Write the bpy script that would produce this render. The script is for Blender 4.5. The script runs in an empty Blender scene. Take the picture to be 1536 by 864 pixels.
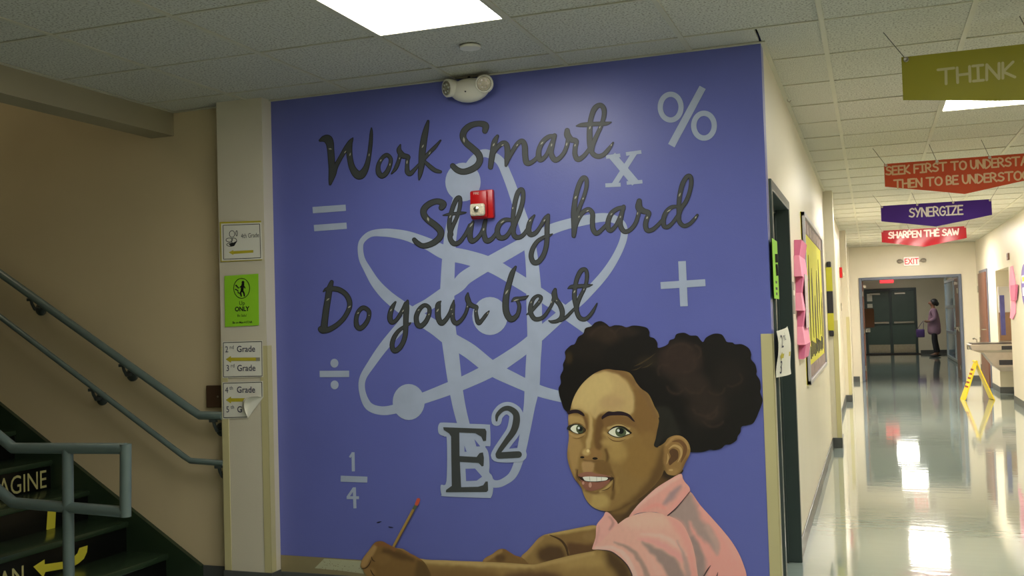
import bpy, bmesh, math, random
from mathutils import Vector, Matrix, noise
from mathutils.geometry import delaunay_2d_cdt

random.seed(7)
scene = bpy.context.scene
col = scene.collection

# ------------------------------------------------------------------ camera
F_PX, YAW, PITCH, ROLL = 1498.37, 0.345074, 0.032798, -0.029683
CAM = Vector((0.44, -4.75, 1.42))
H = 2.68                       # suspended ceiling
_cy, _sy, _cp, _sp = math.cos(YAW), math.sin(YAW), math.cos(PITCH), math.sin(PITCH)
_fw = Vector((-_sy*_cp, _cy*_cp, _sp)); _r0 = Vector((_cy, _sy, 0)); _u0 = _r0.cross(_fw)
_cr, _sr = math.cos(ROLL), math.sin(ROLL)
_rt = _r0*_cr + _u0*_sr; _up = _u0*_cr - _r0*_sr
cd = bpy.data.cameras.new('camera'); cam = bpy.data.objects.new('camera', cd); col.objects.link(cam)
cd.sensor_width = 36.0; cd.lens = F_PX*36.0/1536.0; cd.clip_start = 0.05; cd.clip_end = 120
m = Matrix((( _rt.x, _up.x, -_fw.x, CAM.x), (_rt.y, _up.y, -_fw.y, CAM.y), (_rt.z, _up.z, -_fw.z, CAM.z), (0, 0, 0, 1)))
cam.matrix_world = m
scene.camera = cam

# ------------------------------------------------------------------ world, exposure
w = bpy.data.worlds.new('world'); scene.world = w; w.use_nodes = True
w.node_tree.nodes['Background'].inputs[0].default_value = (0.55, 0.6, 0.7, 1)
w.node_tree.nodes['Background'].inputs[1].default_value = 0.05
scene.view_settings.view_transform = 'Standard'; scene.view_settings.look = 'None'
scene.view_settings.gamma = 1.0; scene.view_settings.use_curve_mapping = False
scene.view_settings.exposure = 0.0
LAMP = 21.0                    # strength of the ceiling panels
LOBBY = 14.0
NEAR = 20.0  # unseen panels added to brighten the lobby and the mural's right side
FAR = 76.0
MK = 1.45                       # paint reflectance from the observed tone of the mural

# ------------------------------------------------------------------ measuring (a photo point to a point on a known wall plane)
def ray(x, y): return _rt*((x-768)/F_PX) - _up*((y-432)/F_PX) + _fw
def onX(x, y, X): d = ray(x, y); return CAM + d*((X-CAM.x)/d.x)
def onY(x, y, Y): d = ray(x, y); return CAM + d*((Y-CAM.y)/d.y)
def onZ(x, y, Z): d = ray(x, y); return CAM + d*((Z-CAM.z)/d.z)

# ------------------------------------------------------------------ materials
def s2l(c):
    out = []
    for v in c[:3]:
        v = v/255.0
        out.append(v/12.92 if v <= 0.04045 else ((v+0.055)/1.055)**2.4)
    return out
MATS = {}
def mat(name, rgb, rough=0.6, metal=0.0, k=1.0, emit=0.0, bump=0.0, bscale=60.0, var=0.0, vscale=3.0, spec=0.5, trans=0.0, coat=0.0):
    if name in MATS: return MATS[name]
    M = bpy.data.materials.new(name); M.use_nodes = True
    nt = M.node_tree; b = nt.nodes['Principled BSDF']
    c = [min(0.95, v*k) for v in s2l(rgb)]
    b.inputs['Base Color'].default_value = (*c, 1); b.inputs['Roughness'].default_value = rough
    b.inputs['Metallic'].default_value = metal; b.inputs['Specular IOR Level'].default_value = spec
    b.inputs['Transmission Weight'].default_value = trans; b.inputs['Coat Weight'].default_value = coat
    if emit:
        b.inputs['Emission Color'].default_value = (*c, 1); b.inputs['Emission Strength'].default_value = emit
    if var or bump:
        tc = nt.nodes.new('ShaderNodeTexCoord')
    if var:
        n = nt.nodes.new('ShaderNodeTexNoise'); n.inputs['Scale'].default_value = vscale; n.inputs['Detail'].default_value = 5
        nt.links.new(tc.outputs['Object'], n.inputs['Vector'])
        r = nt.nodes.new('ShaderNodeValToRGB'); r.color_ramp.elements[0].position = 0.3; r.color_ramp.elements[1].position = 0.7
        r.color_ramp.elements[0].color = (*[v*(1-var) for v in c], 1); r.color_ramp.elements[1].color = (*[min(0.97, v*(1+var)) for v in c], 1)
        nt.links.new(n.outputs['Fac'], r.inputs['Fac']); nt.links.new(r.outputs['Color'], b.inputs['Base Color'])
    if bump:
        n2 = nt.nodes.new('ShaderNodeTexNoise'); n2.inputs['Scale'].default_value = bscale; n2.inputs['Detail'].default_value = 3
        nt.links.new(tc.outputs['Object'], n2.inputs['Vector'])
        bp = nt.nodes.new('ShaderNodeBump'); bp.inputs['Strength'].default_value = bump; bp.inputs['Distance'].default_value = 0.004
        nt.links.new(n2.outputs['Fac'], bp.inputs['Height']); nt.links.new(bp.outputs['Normal'], b.inputs['Normal'])
    MATS[name] = M
    return M

def paint(name, rgb, rough=0.42):
    return mat('paint_'+name, rgb, rough, k=MK, var=0.05, vscale=9.0)

# mural colours held per vertex (brush work of the picture)
vm = bpy.data.materials.new('paint_brushwork'); vm.use_nodes = True
_a = vm.node_tree.nodes.new('ShaderNodeVertexColor'); _a.layer_name = 'Col'
_b = vm.node_tree.nodes['Principled BSDF']; _b.inputs['Roughness'].default_value = 0.42
vm.node_tree.links.new(_a.outputs['Color'], _b.inputs['Base Color'])

WALL = mat('wall_cream_paint', (214, 206, 184), 0.38, bump=0.12, bscale=140, var=0.03, vscale=1.5)
WALL_STAIR = mat('wall_tan_paint', (210, 192, 154), 0.5, bump=0.12, bscale=140, var=0.04, vscale=1.5)
BLUE = mat('wall_mural_blue', (86, 92, 156), 0.34, k=MK, bump=0.10, bscale=150, var=0.04, vscale=2.0)
TRIMY = mat('corner_guard_vinyl', (198, 189, 140), 0.42, var=0.02)
BASEB = mat('baseboard_rubber', (78, 80, 78), 0.4, var=0.08, vscale=8)
GREEN_TRIM = mat('stair_green_paint', (36, 52, 34), 0.3, var=0.15, vscale=6)
RAILD = mat('rail_bracket_dark', (58, 66, 64), 0.4)
RAILM = mat('rail_grey_green_paint', (98, 114, 110), 0.32, var=0.05, vscale=12)
FRAME = mat('door_frame_green_grey', (62, 74, 72), 0.35, var=0.06)
FRAMEB = mat('door_frame_blue_grey', (92, 100, 116), 0.35, var=0.06)
LEAF = mat('door_leaf_green', (74, 92, 84), 0.4, var=0.06)
BROWN = mat('door_leaf_brown', (116, 76, 58), 0.4, var=0.12, vscale=5)
STEEL = mat('brushed_steel', (170, 164, 150), 0.28, metal=1.0, var=0.08, vscale=20)
CHROME = mat('chrome', (225, 222, 215), 0.12, metal=1.0)
WHITE = mat('white_plastic', (226, 222, 206), 0.4, var=0.02)
PAPER = mat('white_paper', (228, 226, 212), 0.7, var=0.02, vscale=10)
BLACK = mat('black_print', (22, 22, 24), 0.6)
DARK = mat('dark_plastic', (40, 40, 44), 0.45)
INK = mat('navy_print', (40, 42, 74), 0.6)
YARROW = mat('arrow_yellow', (190, 176, 40), 0.6, var=0.05)
LIME = mat('lime_paper', (150, 214, 40), 0.65, var=0.03)
RED = mat('red_plastic', (190, 20, 24), 0.3, var=0.04)
PINK = mat('pink_paper', (240, 150, 178), 0.7, var=0.04)
PINKD = mat('pink_card_dark', (206, 108, 142), 0.7, var=0.04)
YPAPER = mat('yellow_paper', (218, 210, 50), 0.7, var=0.06)
YPLASTIC = mat('yellow_plastic', (232, 206, 30), 0.35, var=0.03)
GLASS = mat('clear_lens', (235, 238, 240), 0.05, trans=0.85)

# floor: waxed vinyl, wavy polish
FLOORM = mat('floor_vinyl', (160, 174, 168), 0.06, var=0.05, vscale=1.2, spec=0.75, coat=0.8)
nt = FLOORM.node_tree; b = nt.nodes['Principled BSDF']
b.inputs['Coat Roughness'].default_value = 0.05
tc = nt.nodes.new('ShaderNodeTexCoord'); mp = nt.nodes.new('ShaderNodeMapping'); mp.inputs['Scale'].default_value = (1.1, 5.0, 1)
nn = nt.nodes.new('ShaderNodeTexNoise'); nn.inputs['Scale'].default_value = 2.6; nn.inputs['Detail'].default_value = 3.0
bp = nt.nodes.new('ShaderNodeBump'); bp.inputs['Strength'].default_value = 0.16; bp.inputs['Distance'].default_value = 0.004
nt.links.new(tc.outputs['Object'], mp.inputs['Vector']); nt.links.new(mp.outputs['Vector'], nn.inputs['Vector'])
nt.links.new(nn.outputs['Fac'], bp.inputs['Height']); nt.links.new(bp.outputs['Normal'], b.inputs['Normal']); nt.links.new(bp.outputs['Normal'], b.inputs['Coat Normal'])

# ceiling tile: fissured mineral board
TILE = bpy.data.materials.new('ceiling_tile_mineral'); TILE.use_nodes = True
nt = TILE.node_tree; b = nt.nodes['Principled BSDF']; b.inputs['Roughness'].default_value = 0.9
oi = nt.nodes.new('ShaderNodeObjectInfo'); tc = nt.nodes.new('ShaderNodeTexCoord')
ad = nt.nodes.new('ShaderNodeVectorMath'); ad.operation = 'ADD'
sc_ = nt.nodes.new('ShaderNodeVectorMath'); sc_.operation = 'SCALE'; sc_.inputs['Scale'].default_value = 37.0
cb = nt.nodes.new('ShaderNodeCombineXYZ'); nt.links.new(oi.outputs['Random'], cb.inputs[0]); nt.links.new(cb.outputs[0], sc_.inputs[0])
nt.links.new(tc.outputs['Object'], ad.inputs[0]); nt.links.new(sc_.outputs[0], ad.inputs[1])
n1 = nt.nodes.new('ShaderNodeTexNoise'); n1.inputs['Scale'].default_value = 62; n1.inputs['Detail'].default_value = 3
nt.links.new(ad.outputs[0], n1.inputs['Vector'])
rp = nt.nodes.new('ShaderNodeValToRGB'); rp.color_ramp.elements[0].position = 0.34; rp.color_ramp.elements[1].position = 0.5
rp.color_ramp.elements[0].color = (*s2l((146, 142, 126)), 1); rp.color_ramp.elements[1].color = (*s2l((206, 204, 190)), 1)
nt.links.new(n1.outputs['Fac'], rp.inputs['Fac']); nt.links.new(rp.outputs['Color'], b.inputs['Base Color'])
TEE = mat('ceiling_tee_metal', (196, 192, 170), 0.5, var=0.03)
PLENUM = mat('plenum_dark', (40, 38, 34), 0.9)

# ------------------------------------------------------------------ mesh helpers
ORG = {}
class MB:
    def __init__(s): s.v = []; s.f = []; s.c = []
    def add(s, vs, fs):
        o = len(s.v); s.v += [Vector(v) for v in vs]; s.f += [tuple(i+o for i in f) for f in fs]; return s
    def box(s, a, b_):
        x0, y0, z0 = a; x1, y1, z1 = b_
        x0, x1 = min(x0, x1), max(x0, x1); y0, y1 = min(y0, y1), max(y0, y1); z0, z1 = min(z0, z1), max(z0, z1)
        return s.add([(x0,y0,z0),(x1,y0,z0),(x1,y1,z0),(x0,y1,z0),(x0,y0,z1),(x1,y0,z1),(x1,y1,z1),(x0,y1,z1)],
              [(3,2,1,0),(4,5,6,7),(0,1,5,4),(1,2,6,5),(2,3,7,6),(3,0,4,7)])
    def bbox(s, a, b_, r=0.006, seg=2):       # box with rounded edges
        bm = bmesh.new(); bmesh.ops.create_cube(bm, size=1)
        a = Vector(a); b_ = Vector(b_); c = (a+b_)/2; d = b_-a
        for v in bm.verts: v.co = Vector((v.co.x*abs(d.x), v.co.y*abs(d.y), v.co.z*abs(d.z))) + c
        r = min(r, abs(d.x)*.45, abs(d.y)*.45, abs(d.z)*.45)
        bmesh.ops.bevel(bm, geom=list(bm.edges), offset=r, segments=seg, affect='EDGES', profile=0.5)
        bm.verts.index_update()
        s.add([v.co.copy() for v in bm.verts], [tuple(v.index for v in f.verts) for f in bm.faces]); bm.free(); return s
    def prism(s, pts, d):                     # polygon (3D points) swept by vector d
        n = len(pts); d = Vector(d); p = [Vector(q) for q in pts]
        s.add(p + [q+d for q in p], [tuple(range(n-1, -1, -1)), tuple(range(n, 2*n))] + [(i, (i+1) % n, n+(i+1) % n, n+i) for i in range(n)]); return s
    def tube(s, pts, r, seg=10, cap=True):
        p = [Vector(q) for q in pts]; n = len(p); rs = r if isinstance(r, (list, tuple)) else [r]*n
        rings = []; ref = None
        for i in range(n):
            t = (p[min(i+1, n-1)]-p[max(i-1, 0)]).normalized()
            if ref is None or abs(ref.dot(t)) > .98: ref = Vector((0, 0, 1)) if abs(t.z) < .9 else Vector((1, 0, 0))
            a = t.cross(ref).normalized(); b2 = a.cross(t).normalized(); ref = b2
            k = 1.0
            if 0 < i < n-1:
                t1 = (p[i]-p[i-1]).normalized(); t2 = (p[i+1]-p[i]).normalized(); k = 1/max(.6, math.cos(t1.angle(t2, 0)/2))
            rings.append([p[i]+(a*math.cos(2*math.pi*j/seg)+b2*math.sin(2*math.pi*j/seg))*rs[i]*k for j in range(seg)])
        o = 0; vs = [v for R in rings for v in R]; fs = []
        for i in range(n-1):
            for j in range(seg):
                fs.append((i*seg+j, i*seg+(j+1) % seg, (i+1)*seg+(j+1) % seg, (i+1)*seg+j))
        if cap: fs += [tuple(range(seg-1, -1, -1)), tuple((n-1)*seg+j for j in range(seg))]
        return s.add(vs, fs)
    def lathe(s, prof, c, axis='Z', seg=20, sx=1.0, sy=1.0):  # prof: (radius, height)
        vs = []; fs = []; n = len(prof); c = Vector(c)
        for r, h in prof:
            for j in range(seg):
                a = 2*math.pi*j/seg; x, y = r*math.cos(a)*sx, r*math.sin(a)*sy
                vs.append(c+{'Z': Vector((x, y, h)), 'Y': Vector((x, -h, y)), 'X': Vector((h, x, y))}[axis])
        for i in range(n-1):
            for j in range(seg): fs.append((i*seg+j, i*seg+(j+1) % seg, (i+1)*seg+(j+1) % seg, (i+1)*seg+j))
        fs += [tuple(range(seg-1, -1, -1)), tuple((n-1)*seg+j for j in range(seg))]
        return s.add(vs, fs)
    def ellipsoid(s, c, rx, ry, rz, seg=16, rings=10):
        c = Vector(c); vs = [c+Vector((0, 0, -rz))]; fs = []
        for i in range(1, rings):
            a = math.pi*i/rings - math.pi/2
            for j in range(seg):
                t = 2*math.pi*j/seg; vs.append(c+Vector((rx*math.cos(a)*math.cos(t), ry*math.cos(a)*math.sin(t), rz*math.sin(a))))
        vs.append(c+Vector((0, 0, rz))); L = len(vs)-1
        for j in range(seg): fs.append((0, 1+(j+1) % seg, 1+j)); fs.append((L, L-seg+j, L-seg+(j+1) % seg))
        for i in range(rings-2):
            for j in range(seg): a = 1+i*seg; fs.append((a+j, a+(j+1) % seg, a+seg+(j+1) % seg, a+seg+j))
        return s.add(vs, fs)
    def build(s, name, material, parent=None, smooth=False, origin=None):
        me = bpy.data.meshes.new(name)
        if parent is not None: o0 = ORG[parent.name]
        else:
            if origin is None:
                xs = [v.x for v in s.v]; ys = [v.y for v in s.v]; zs = [v.z for v in s.v]
                origin = Vector(((min(xs)+max(xs))/2, (min(ys)+max(ys))/2, min(zs)))
            o0 = Vector(origin)
        me.from_pydata([v-o0 for v in s.v], [], s.f); me.validate()
        if s.c:
            at = me.color_attributes.new('Col', 'FLOAT_COLOR', 'POINT')
            for i, c in enumerate(s.c): at.data[i].color = (*c, 1)
        me.materials.append(material)
        if smooth:
            me.polygons.foreach_set('use_smooth', [True]*len(me.polygons))
            try: me.set_sharp_from_angle(angle=math.radians(40))
            except Exception: pass
        bm = bmesh.new(); bm.from_mesh(me)
        if not s.c: bmesh.ops.recalc_face_normals(bm, faces=bm.faces)
        bm.to_mesh(me); bm.free()
        o = bpy.data.objects.new(name, me); col.objects.link(o)
        if parent is not None: o.parent = parent
        else: o.location = o0
        ORG[o.name] = o0
        return o

def empty(name, loc):
    o = bpy.data.objects.new(name, None); col.objects.link(o); o.location = loc; o.empty_display_size = 0.1
    ORG[o.name] = Vector(loc); return o
def tag(o, label=None, cat=None, group=None, kind=None):
    if label: o['label'] = label
    if cat: o['category'] = cat
    if group: o['group'] = group
    if kind: o['kind'] = kind
    return o
def thing(name, loc, label, cat, group=None): return tag(empty(name, loc), label, cat, group)
def struct(o): o['kind'] = 'structure'; return o

def text_mb(s, size, origin, ux, uz, align='LEFT', depth=0.0006, bold=0.0, wscale=1.0):
    cu = bpy.data.curves.new('t', 'FONT'); cu.body = s; cu.size = size; cu.align_x = align; cu.offset = bold; cu.resolution_u = 3
    to = bpy.data.objects.new('t', cu); col.objects.link(to)
    dg = bpy.context.evaluated_depsgraph_get(); me = bpy.data.meshes.new_from_object(to.evaluated_get(dg))
    ux = Vector(ux); uz = Vector(uz); n = ux.cross(uz); mb = MB(); o = Vector(origin)
    mb.add([o+ux*v.co.x*wscale+uz*v.co.y+n*depth for v in me.vertices], [tuple(p.vertices) for p in me.polygons])
    bpy.data.objects.remove(to); bpy.data.curves.remove(cu); bpy.data.meshes.remove(me)
    return mb

# 2D helpers in photo space
def crom(pts, closed=False, sub=6):
    n = len(pts); out = []
    rng = range(n) if closed else range(n-1)
    for i in rng:
        p0 = pts[(i-1) % n] if (closed or i > 0) else pts[0]; p1 = pts[i]; p2 = pts[(i+1) % n]; p3 = pts[(i+2) % n] if (closed or i+2 < n) else pts[-1]
        for k in range(sub):
            t = k/sub; t2 = t*t; t3 = t2*t
            out.append(tuple(0.5*(2*b_+(c-a)*t+(2*a-5*b_+4*c-d)*t2+(3*b_-a-3*c+d)*t3) for a, b_, c, d in zip(p0, p1, p2, p3)))
    if not closed: out.append(tuple(pts[-1]))
    return out
def ribbon2d(pts, closed=False, sub=6, grow=0.0, cap=True, mn=0.15):
    """pts (x,y,w): returns 2D verts and faces of a brush stroke"""
    c = crom([tuple(p) for p in pts], closed, sub) if sub > 1 else [tuple(p) for p in pts]
    n = len(c); vs = []; fs = []
    for i, (x, y, w_) in enumerate(c):
        a = c[(i-1) % n] if (closed or i > 0) else c[0]; b_ = c[(i+1) % n] if (closed or i < n-1) else c[-1]
        dx, dy = b_[0]-a[0], b_[1]-a[1]; L = math.hypot(dx, dy) or 1; nx, ny = -dy/L, dx/L
        h = max(mn, (w_+grow)/2); vs += [(x+nx*h, y+ny*h), (x-nx*h, y-ny*h)]
    m_ = n if closed else n-1
    for i in range(m_): j = (i+1) % n; fs.append((2*i, 2*i+1, 2*j+1, 2*j))
    if cap and not closed:
        for e in (0, n-1):
            x, y, w_ = c[e]; h = max(mn, (w_+grow)/2); o = len(vs)
            vs += [(x+h*math.cos(2*math.pi*k/12), y+h*math.sin(2*math.pi*k/12)) for k in range(12)]; fs.append(tuple(range(o, o+12)))
    return vs, fs
def ell2d(cx, cy, rx, ry, n=28): return [(cx+rx*math.cos(2*math.pi*k/n), cy+ry*math.sin(2*math.pi*k/n)) for k in range(n)]
def fill2d(poly):
    r = delaunay_2d_cdt([Vector(p) for p in poly], [], [list(range(len(poly)))], 1, 1e-5)
    return [tuple(v) for v in r[0]], [tuple(f) for f in r[2]]

# ------------------------------------------------------------------ structure: floor, walls
PX0 = -2.66                    # mural starts at the pilaster
RW = 2.36                      # right wall of the corridor
FARY = 16.4
BACKY, LEFTX = -8.0, -7.0
struct(MB().box((LEFTX, BACKY, -0.1), (3.2, 31.0, 0)).build('floor', FLOORM))
def wallbox(name, a, b_, material): return struct(MB().box(a, b_).build(name, material))
wallbox('wall_mural', (PX0, 0, 0), (-0.0, 0.1, 3.0), BLUE)
wallbox('wall_stair', (LEFTX, 0, 0), (PX0, 0.2, 4.6), WALL_STAIR)
# left wall of the corridor with the near door opening
D1a, D1b, D1h = 0.12, 1.215, 2.06
wl = MB()
wl.box((-0.25, 0.1, 0), (0.0, D1a, 3.0)); wl.box((-0.25, D1a, D1h), (0, D1b, 3.0)); wl.box((-0.25, D1b, 0), (0, FARY+0.2, 3.0))
struct(wl.build('wall_corridor_left', WALL))
# right wall with alcove
A0, A1, AH = 11.62, 13.3, 2.0
wr = MB(); wr.box((RW, BACKY, 0), (RW+0.5, A0, 3.0)); wr.box((RW, A1, 0), (RW+0.5, FARY+0.2, 3.0)); wr.box((RW, A0, AH), (RW+0.5, A1, 3.0)); wr.box((RW+0.42, A0, 0), (RW+0.5, A1, AH))
struct(wr.build('wall_corridor_right', WALL))
# far wall with the double door opening
OX0, OX1, OZ = 0.21, 2.09, 2.07
wf = MB(); wf.box((-0.02, FARY, 0), (OX0, FARY+0.2, 3.0)); wf.box((OX1, FARY, 0), (RW+0.02, FARY+0.2, 3.0)); wf.box((OX0, FARY, OZ), (OX1, FARY+0.2, 3.0))
struct(wf.build('wall_corridor_end', WALL))
# rest of the lobby (behind the viewer) and the stairwell
wallbox('wall_back', (LEFTX, BACKY-0.2, 0), (RW+0.2, BACKY, 4.6), WALL)
wallbox('wall_left', (LEFTX-0.2, BACKY, 0), (LEFTX, 0.2, 4.6), WALL_STAIR)
# vestibule beyond the double doors
VX0, VX1, VY = -0.02, 2.62, 29.5
wallbox('wall_vestibule_left', (VX0-0.2, FARY+0.2, 0), (VX0, VY+0.2, 3.0), WALL)
wallbox('wall_vestibule_right', (VX1, FARY+0.2, 0), (VX1+0.2, VY+0.2, 3.0), WALL)
GD0, GD1, GDH = 0.22, 1.78, 2.1
wv = MB(); wv.box((VX0, VY, 0), (GD0, VY+0.2, 3.0)); wv.box((GD1, VY, 0), (VX1, VY+0.2, 3.0)); wv.box((GD0, VY, GDH), (GD1, VY+0.2, 3.0))
struct(wv.build('wall_vestibule_end', WALL))

# pilasters
PLX, PFY = -2.955, -0.09
struct(MB().box((PLX, PFY, 0), (PX0, 0.05, 3.0)).build('wall_pilaster_lobby', WALL))
struct(MB().box((-0.05, 6.2, 0), (0.092, 6.52, 3.0)).build('wall_pilaster_corridor', WALL))
struct(MB().box((-0.05, 11.75, 0), (0.092, 12.05, 3.0)).build('wall_pilaster_corridor_far', WALL))
struct(MB().box((-0.05, 15.9, 0), (0.04, 16.42, 3.0)).build('wall_pilaster_corridor_end', WALL))

# corner guards
GH = 1.325
def guard(n, x, y, sx, sy, wd=0.042, t=0.004, h=GH, z0=0.10):
    mb = MB(); mb.bbox((min(x, x-sx*wd), y, z0) if sy < 0 else (min(x, x-sx*wd), y-t, z0), (max(x, x-sx*wd), y+t, h) if sy > 0 else (max(x, x-sx*wd), y-0+0.0, h), 0.001)
    mb.v = []; mb.f = []
    xa, xb = (x-wd, x+t) if sx > 0 else (x-t, x+wd)
    ya, yb = (y-t, y+wd) if sy < 0 else (y-wd, y+t)
    # front leaf (faces sy) and side leaf (faces sx)
    mb.bbox((xa, y-t if sy < 0 else y-0.0005, z0), (xb, y+0.0005 if sy < 0 else y+t, h), 0.0018)
    mb.bbox((x-0.0005 if sx > 0 else x-t, ya, z0), (x+t if sx > 0 else x+0.0005, yb, h), 0.0018)
    struct(mb.build('trim_%d' % n, TRIMY))
guard(1, PLX, PFY, -1, -1); guard(2, PX0, PFY, 1, -1); guard(3, 0.0, 0.0, 1, -1, wd=0.05)
guard(4, 0.092, 6.2, 1, -1); guard(5, 0.092, 11.75, 1, -1); guard(6, 0.092, 12.05, 1, 1)

# baseboards
def bboard(name, a, b_): struct(MB().bbox(a, b_, 0.003).build(name, BASEB))
bboard('baseboard_mural', (PX0, -0.008, 0), (-0.0, 0.0, 0.088))
bboard('baseboard_stair', (-3.18, -0.008, 0), (PLX, 0, 0.095))
struct(MB().bbox((PLX-0.008, PFY-0.008, 0), (PX0+0.008, PFY, 0.1), 0.003).bbox((PX0, PFY, 0), (PX0+0.008, -0.008, 0.1), 0.003).build('baseboard_pilaster', BASEB))
bboard('baseboard_corridor_left', (0, D1b+0.055, 0), (0.008, 6.2, 0.105)); bboard('baseboard_corridor_left_far', (0, 6.52, 0), (0.008, 11.75, 0.105)); bboard('baseboard_corridor_left_end', (0, 12.05, 0), (0.008, 15.9, 0.105))
bboard('baseboard_pilaster_corridor', (0.0, 6.19, 0), (0.1, 6.53, 0.105)); bboard('baseboard_pilaster_corridor_far', (0.0, 11.74, 0), (0.1, 12.06, 0.105))
bboard('baseboard_end_left', (0, 16.39, 0), (OX0-0.05, 16.4, 0.105)); bboard('baseboard_end_right', (OX1+0.05, 16.39, 0), (RW, 16.4, 0.105))
bboard('baseboard_corridor_right', (RW-0.008, BACKY, 0), (RW, A0, 0.105)); bboard('baseboard_corridor_right_far', (RW-0.008, A1, 0), (RW, 14.4, 0.105)); bboard('baseboard_alcove', (RW+0.412, A0, 0), (RW+0.42, A1, 0.105)); bboard('baseboard_alcove_side', (RW-0.008, A1-0.008, 0), (RW+0.412, A1, 0.105))
bboard('baseboard_vestibule_right', (VX1-0.008, FARY+0.2, 0), (VX1, VY, 0.105)); bboard('baseboard_vestibule_end', (GD1+0.06, VY-0.008, 0), (VX1, VY, 0.105))

# ------------------------------------------------------------------ ceiling: tiles in a two-foot grid
S = 0.61; GX, GY = -2.768, -0.2435
SOFX = -3.315
ceil = struct(MB().box((SOFX, BACKY, H+0.05), (RW+0.1, FARY, H+0.12)).build('ceiling', PLENUM))
ORG_C = ORG[ceil.name]
panels = [(2, -3), (6, 2), (6, 8), (6, 14), (6, 22), (6, -4), (6, -8)]        # lamp cells (column, first row; two rows long); last two are unseen, added for more light
cells = {(c, r+k) for c, r in panels for k in (0, 1)}
tile_me = MB().bbox((-0.5, -0.5, 0), (0.5, 0.5, 0.016), 0.004, 1)
proto = None
def tile(x0, x1, y0, y1):
    global proto
    g = 0.006
    cx, cy, sx, sy = (x0+x1)/2, (y0+y1)/2, x1-x0-2*g, y1-y0-2*g
    if sx < 0.02 or sy < 0.02: return
    if proto is None:
        mb = MB(); mb.bbox((-0.5, -0.5, 0), (0.5, 0.5, 0.016), 0.002, 1); mb.v = [v+ORG_C for v in mb.v]
        o = mb.build('ceiling_tile', TILE, ceil); proto = o
    else:
        o = proto.copy(); col.objects.link(o); o.parent = ceil
    o.scale = (sx, sy, 1); o.location = Vector((cx, cy, H+0.003+random.uniform(0, 0.002)))-ORG_C
for r in range(-8, 28):
    ya, yb = GY+r*S, GY+(r+1)*S
    for c in range(-1, 9):
        if (c, r) in cells: continue
        xa, xb = GX+c*S, GX+(c+1)*S
        xa2, xb2, ya2, yb2 = max(xa, SOFX), min(xb, RW), ya, min(yb, FARY)
        if r < 0: tile(xa2, xb2, ya2, yb2)
        elif r == 0:
            if xb2 <= 0.0: tile(xa2, xb2, ya2, 0.0)
            elif xa2 < 0: tile(xa2, 0.0, ya2, 0.0); tile(0.0, xb2, ya2, yb2)
            else: tile(xa2, xb2, ya2, yb2)
        elif xb2 > 0: tile(max(xa2, 0.0), xb2, ya2, yb2)
def bar(a, b_): MB().box(a, b_).build('ceiling_tee', TEE, ceil)
tw = 0.0115
for c in range(0, 9):
    x = GX+c*S
    bar((x-tw, GY-8*S, H-0.002), (x+tw, 0.0 if x < 0 else FARY, H+0.003))
for r in range(-8, 28):
    y = GY+r*S
    xa = SOFX if r <= 0 else 0.0
    xs = [xa] + [GX+c*S for c in range(0, 9) if GX+c*S > xa+0.01] + [RW]
    for a, b_ in zip(xs, xs[1:]): bar((a+tw, y-tw, H-0.001), (b_-tw, y+0.0008, H+0.004))
# wall angles
bar((SOFX, -0.022, H-0.003), (0.0, 0.0, H+0.002)); bar((0.0, -0.02, H-0.003), (0.022, FARY, H+0.002)); bar((RW-0.022, BACKY, H-0.003), (RW, FARY, H+0.002)); bar((0.0, FARY-0.022, H-0.003), (RW, FARY, H+0.002))
bar((SOFX, BACKY, H-0.003), (SOFX+0.022, 0.0, H+0.002))
# lobby ceiling behind the tile field, soffit beam over the stairs, upper stairwell ceiling, vestibule ceiling
struct(MB().box((SOFX, BACKY, H), (RW, GY-8*S, H+0.05)).build('ceiling_lobby_back', TEE))
struct(MB().box((SOFX-0.16, BACKY, H-0.135), (SOFX, 0.0, H+0.3)).build('trim_soffit', mat('soffit_paint', (158, 148, 120), .6, bump=.1, bscale=140)))
struct(MB().box((LEFTX, BACKY, 4.4), (SOFX, 0.2, 4.6)).build('ceiling_stairwell', TEE))
struct(MB().box((SOFX-0.16, BACKY, H+0.3), (SOFX, 0.0, 4.4)).build('wall_above_soffit', WALL_STAIR))
struct(MB().box((VX0, FARY+0.2, 2.7), (VX1, VY, 2.8)).build('ceiling_vestibule', mat('vestibule_ceiling', (200, 196, 176), 0.9, var=0.04, vscale=12)))

# ceiling lamps (recessed troffers)
def lampmat(k, c=(1.0, 0.98, 0.91, 1)):
    M = bpy.data.materials.new('lamp_diffuser'); M.use_nodes = True; nt = M.node_tree
    b = nt.nodes['Principled BSDF']; b.inputs['Base Color'].default_value = (.9, .9, .85, 1)
    b.inputs['Emission Color'].default_value = c; b.inputs['Emission Strength'].default_value = k; return M
DIFF = lampmat(LAMP); DIFF_L = lampmat(LOBBY); DIFF_N = lampmat(NEAR); DIFF_V = lampmat(18.0); DIFF_F = lampmat(FAR, (1.0, 0.92, 0.83, 1))
def lamp(x0, y0, x1, y1, label, zc, dm):
    t = thing('ceiling_light', ((x0+x1)/2, (y0+y1)/2, zc), label, 'ceiling light', 'fluorescent ceiling lights')
    f = MB(); w_ = 0.022
    f.box((x0+.008, y0+.008, zc-0.003), (x1-.008, y0+w_, zc+0.006)); f.box((x0+.008, y1-w_, zc-0.003), (x1-.008, y1-.008, zc+0.006)); f.box((x0+.008, y0+w_, zc-0.003), (x0+w_, y1-w_, zc+0.006)); f.box((x1-w_, y0+w_, zc-0.003), (x1-.008, y1-w_, zc+0.006))
    f.build('frame', TEE, t)
    MB().box((x0+w_, y0+w_, zc+0.002), (x1-w_, y1-w_, zc+0.006)).build('diffuser', dm, t)
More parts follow.
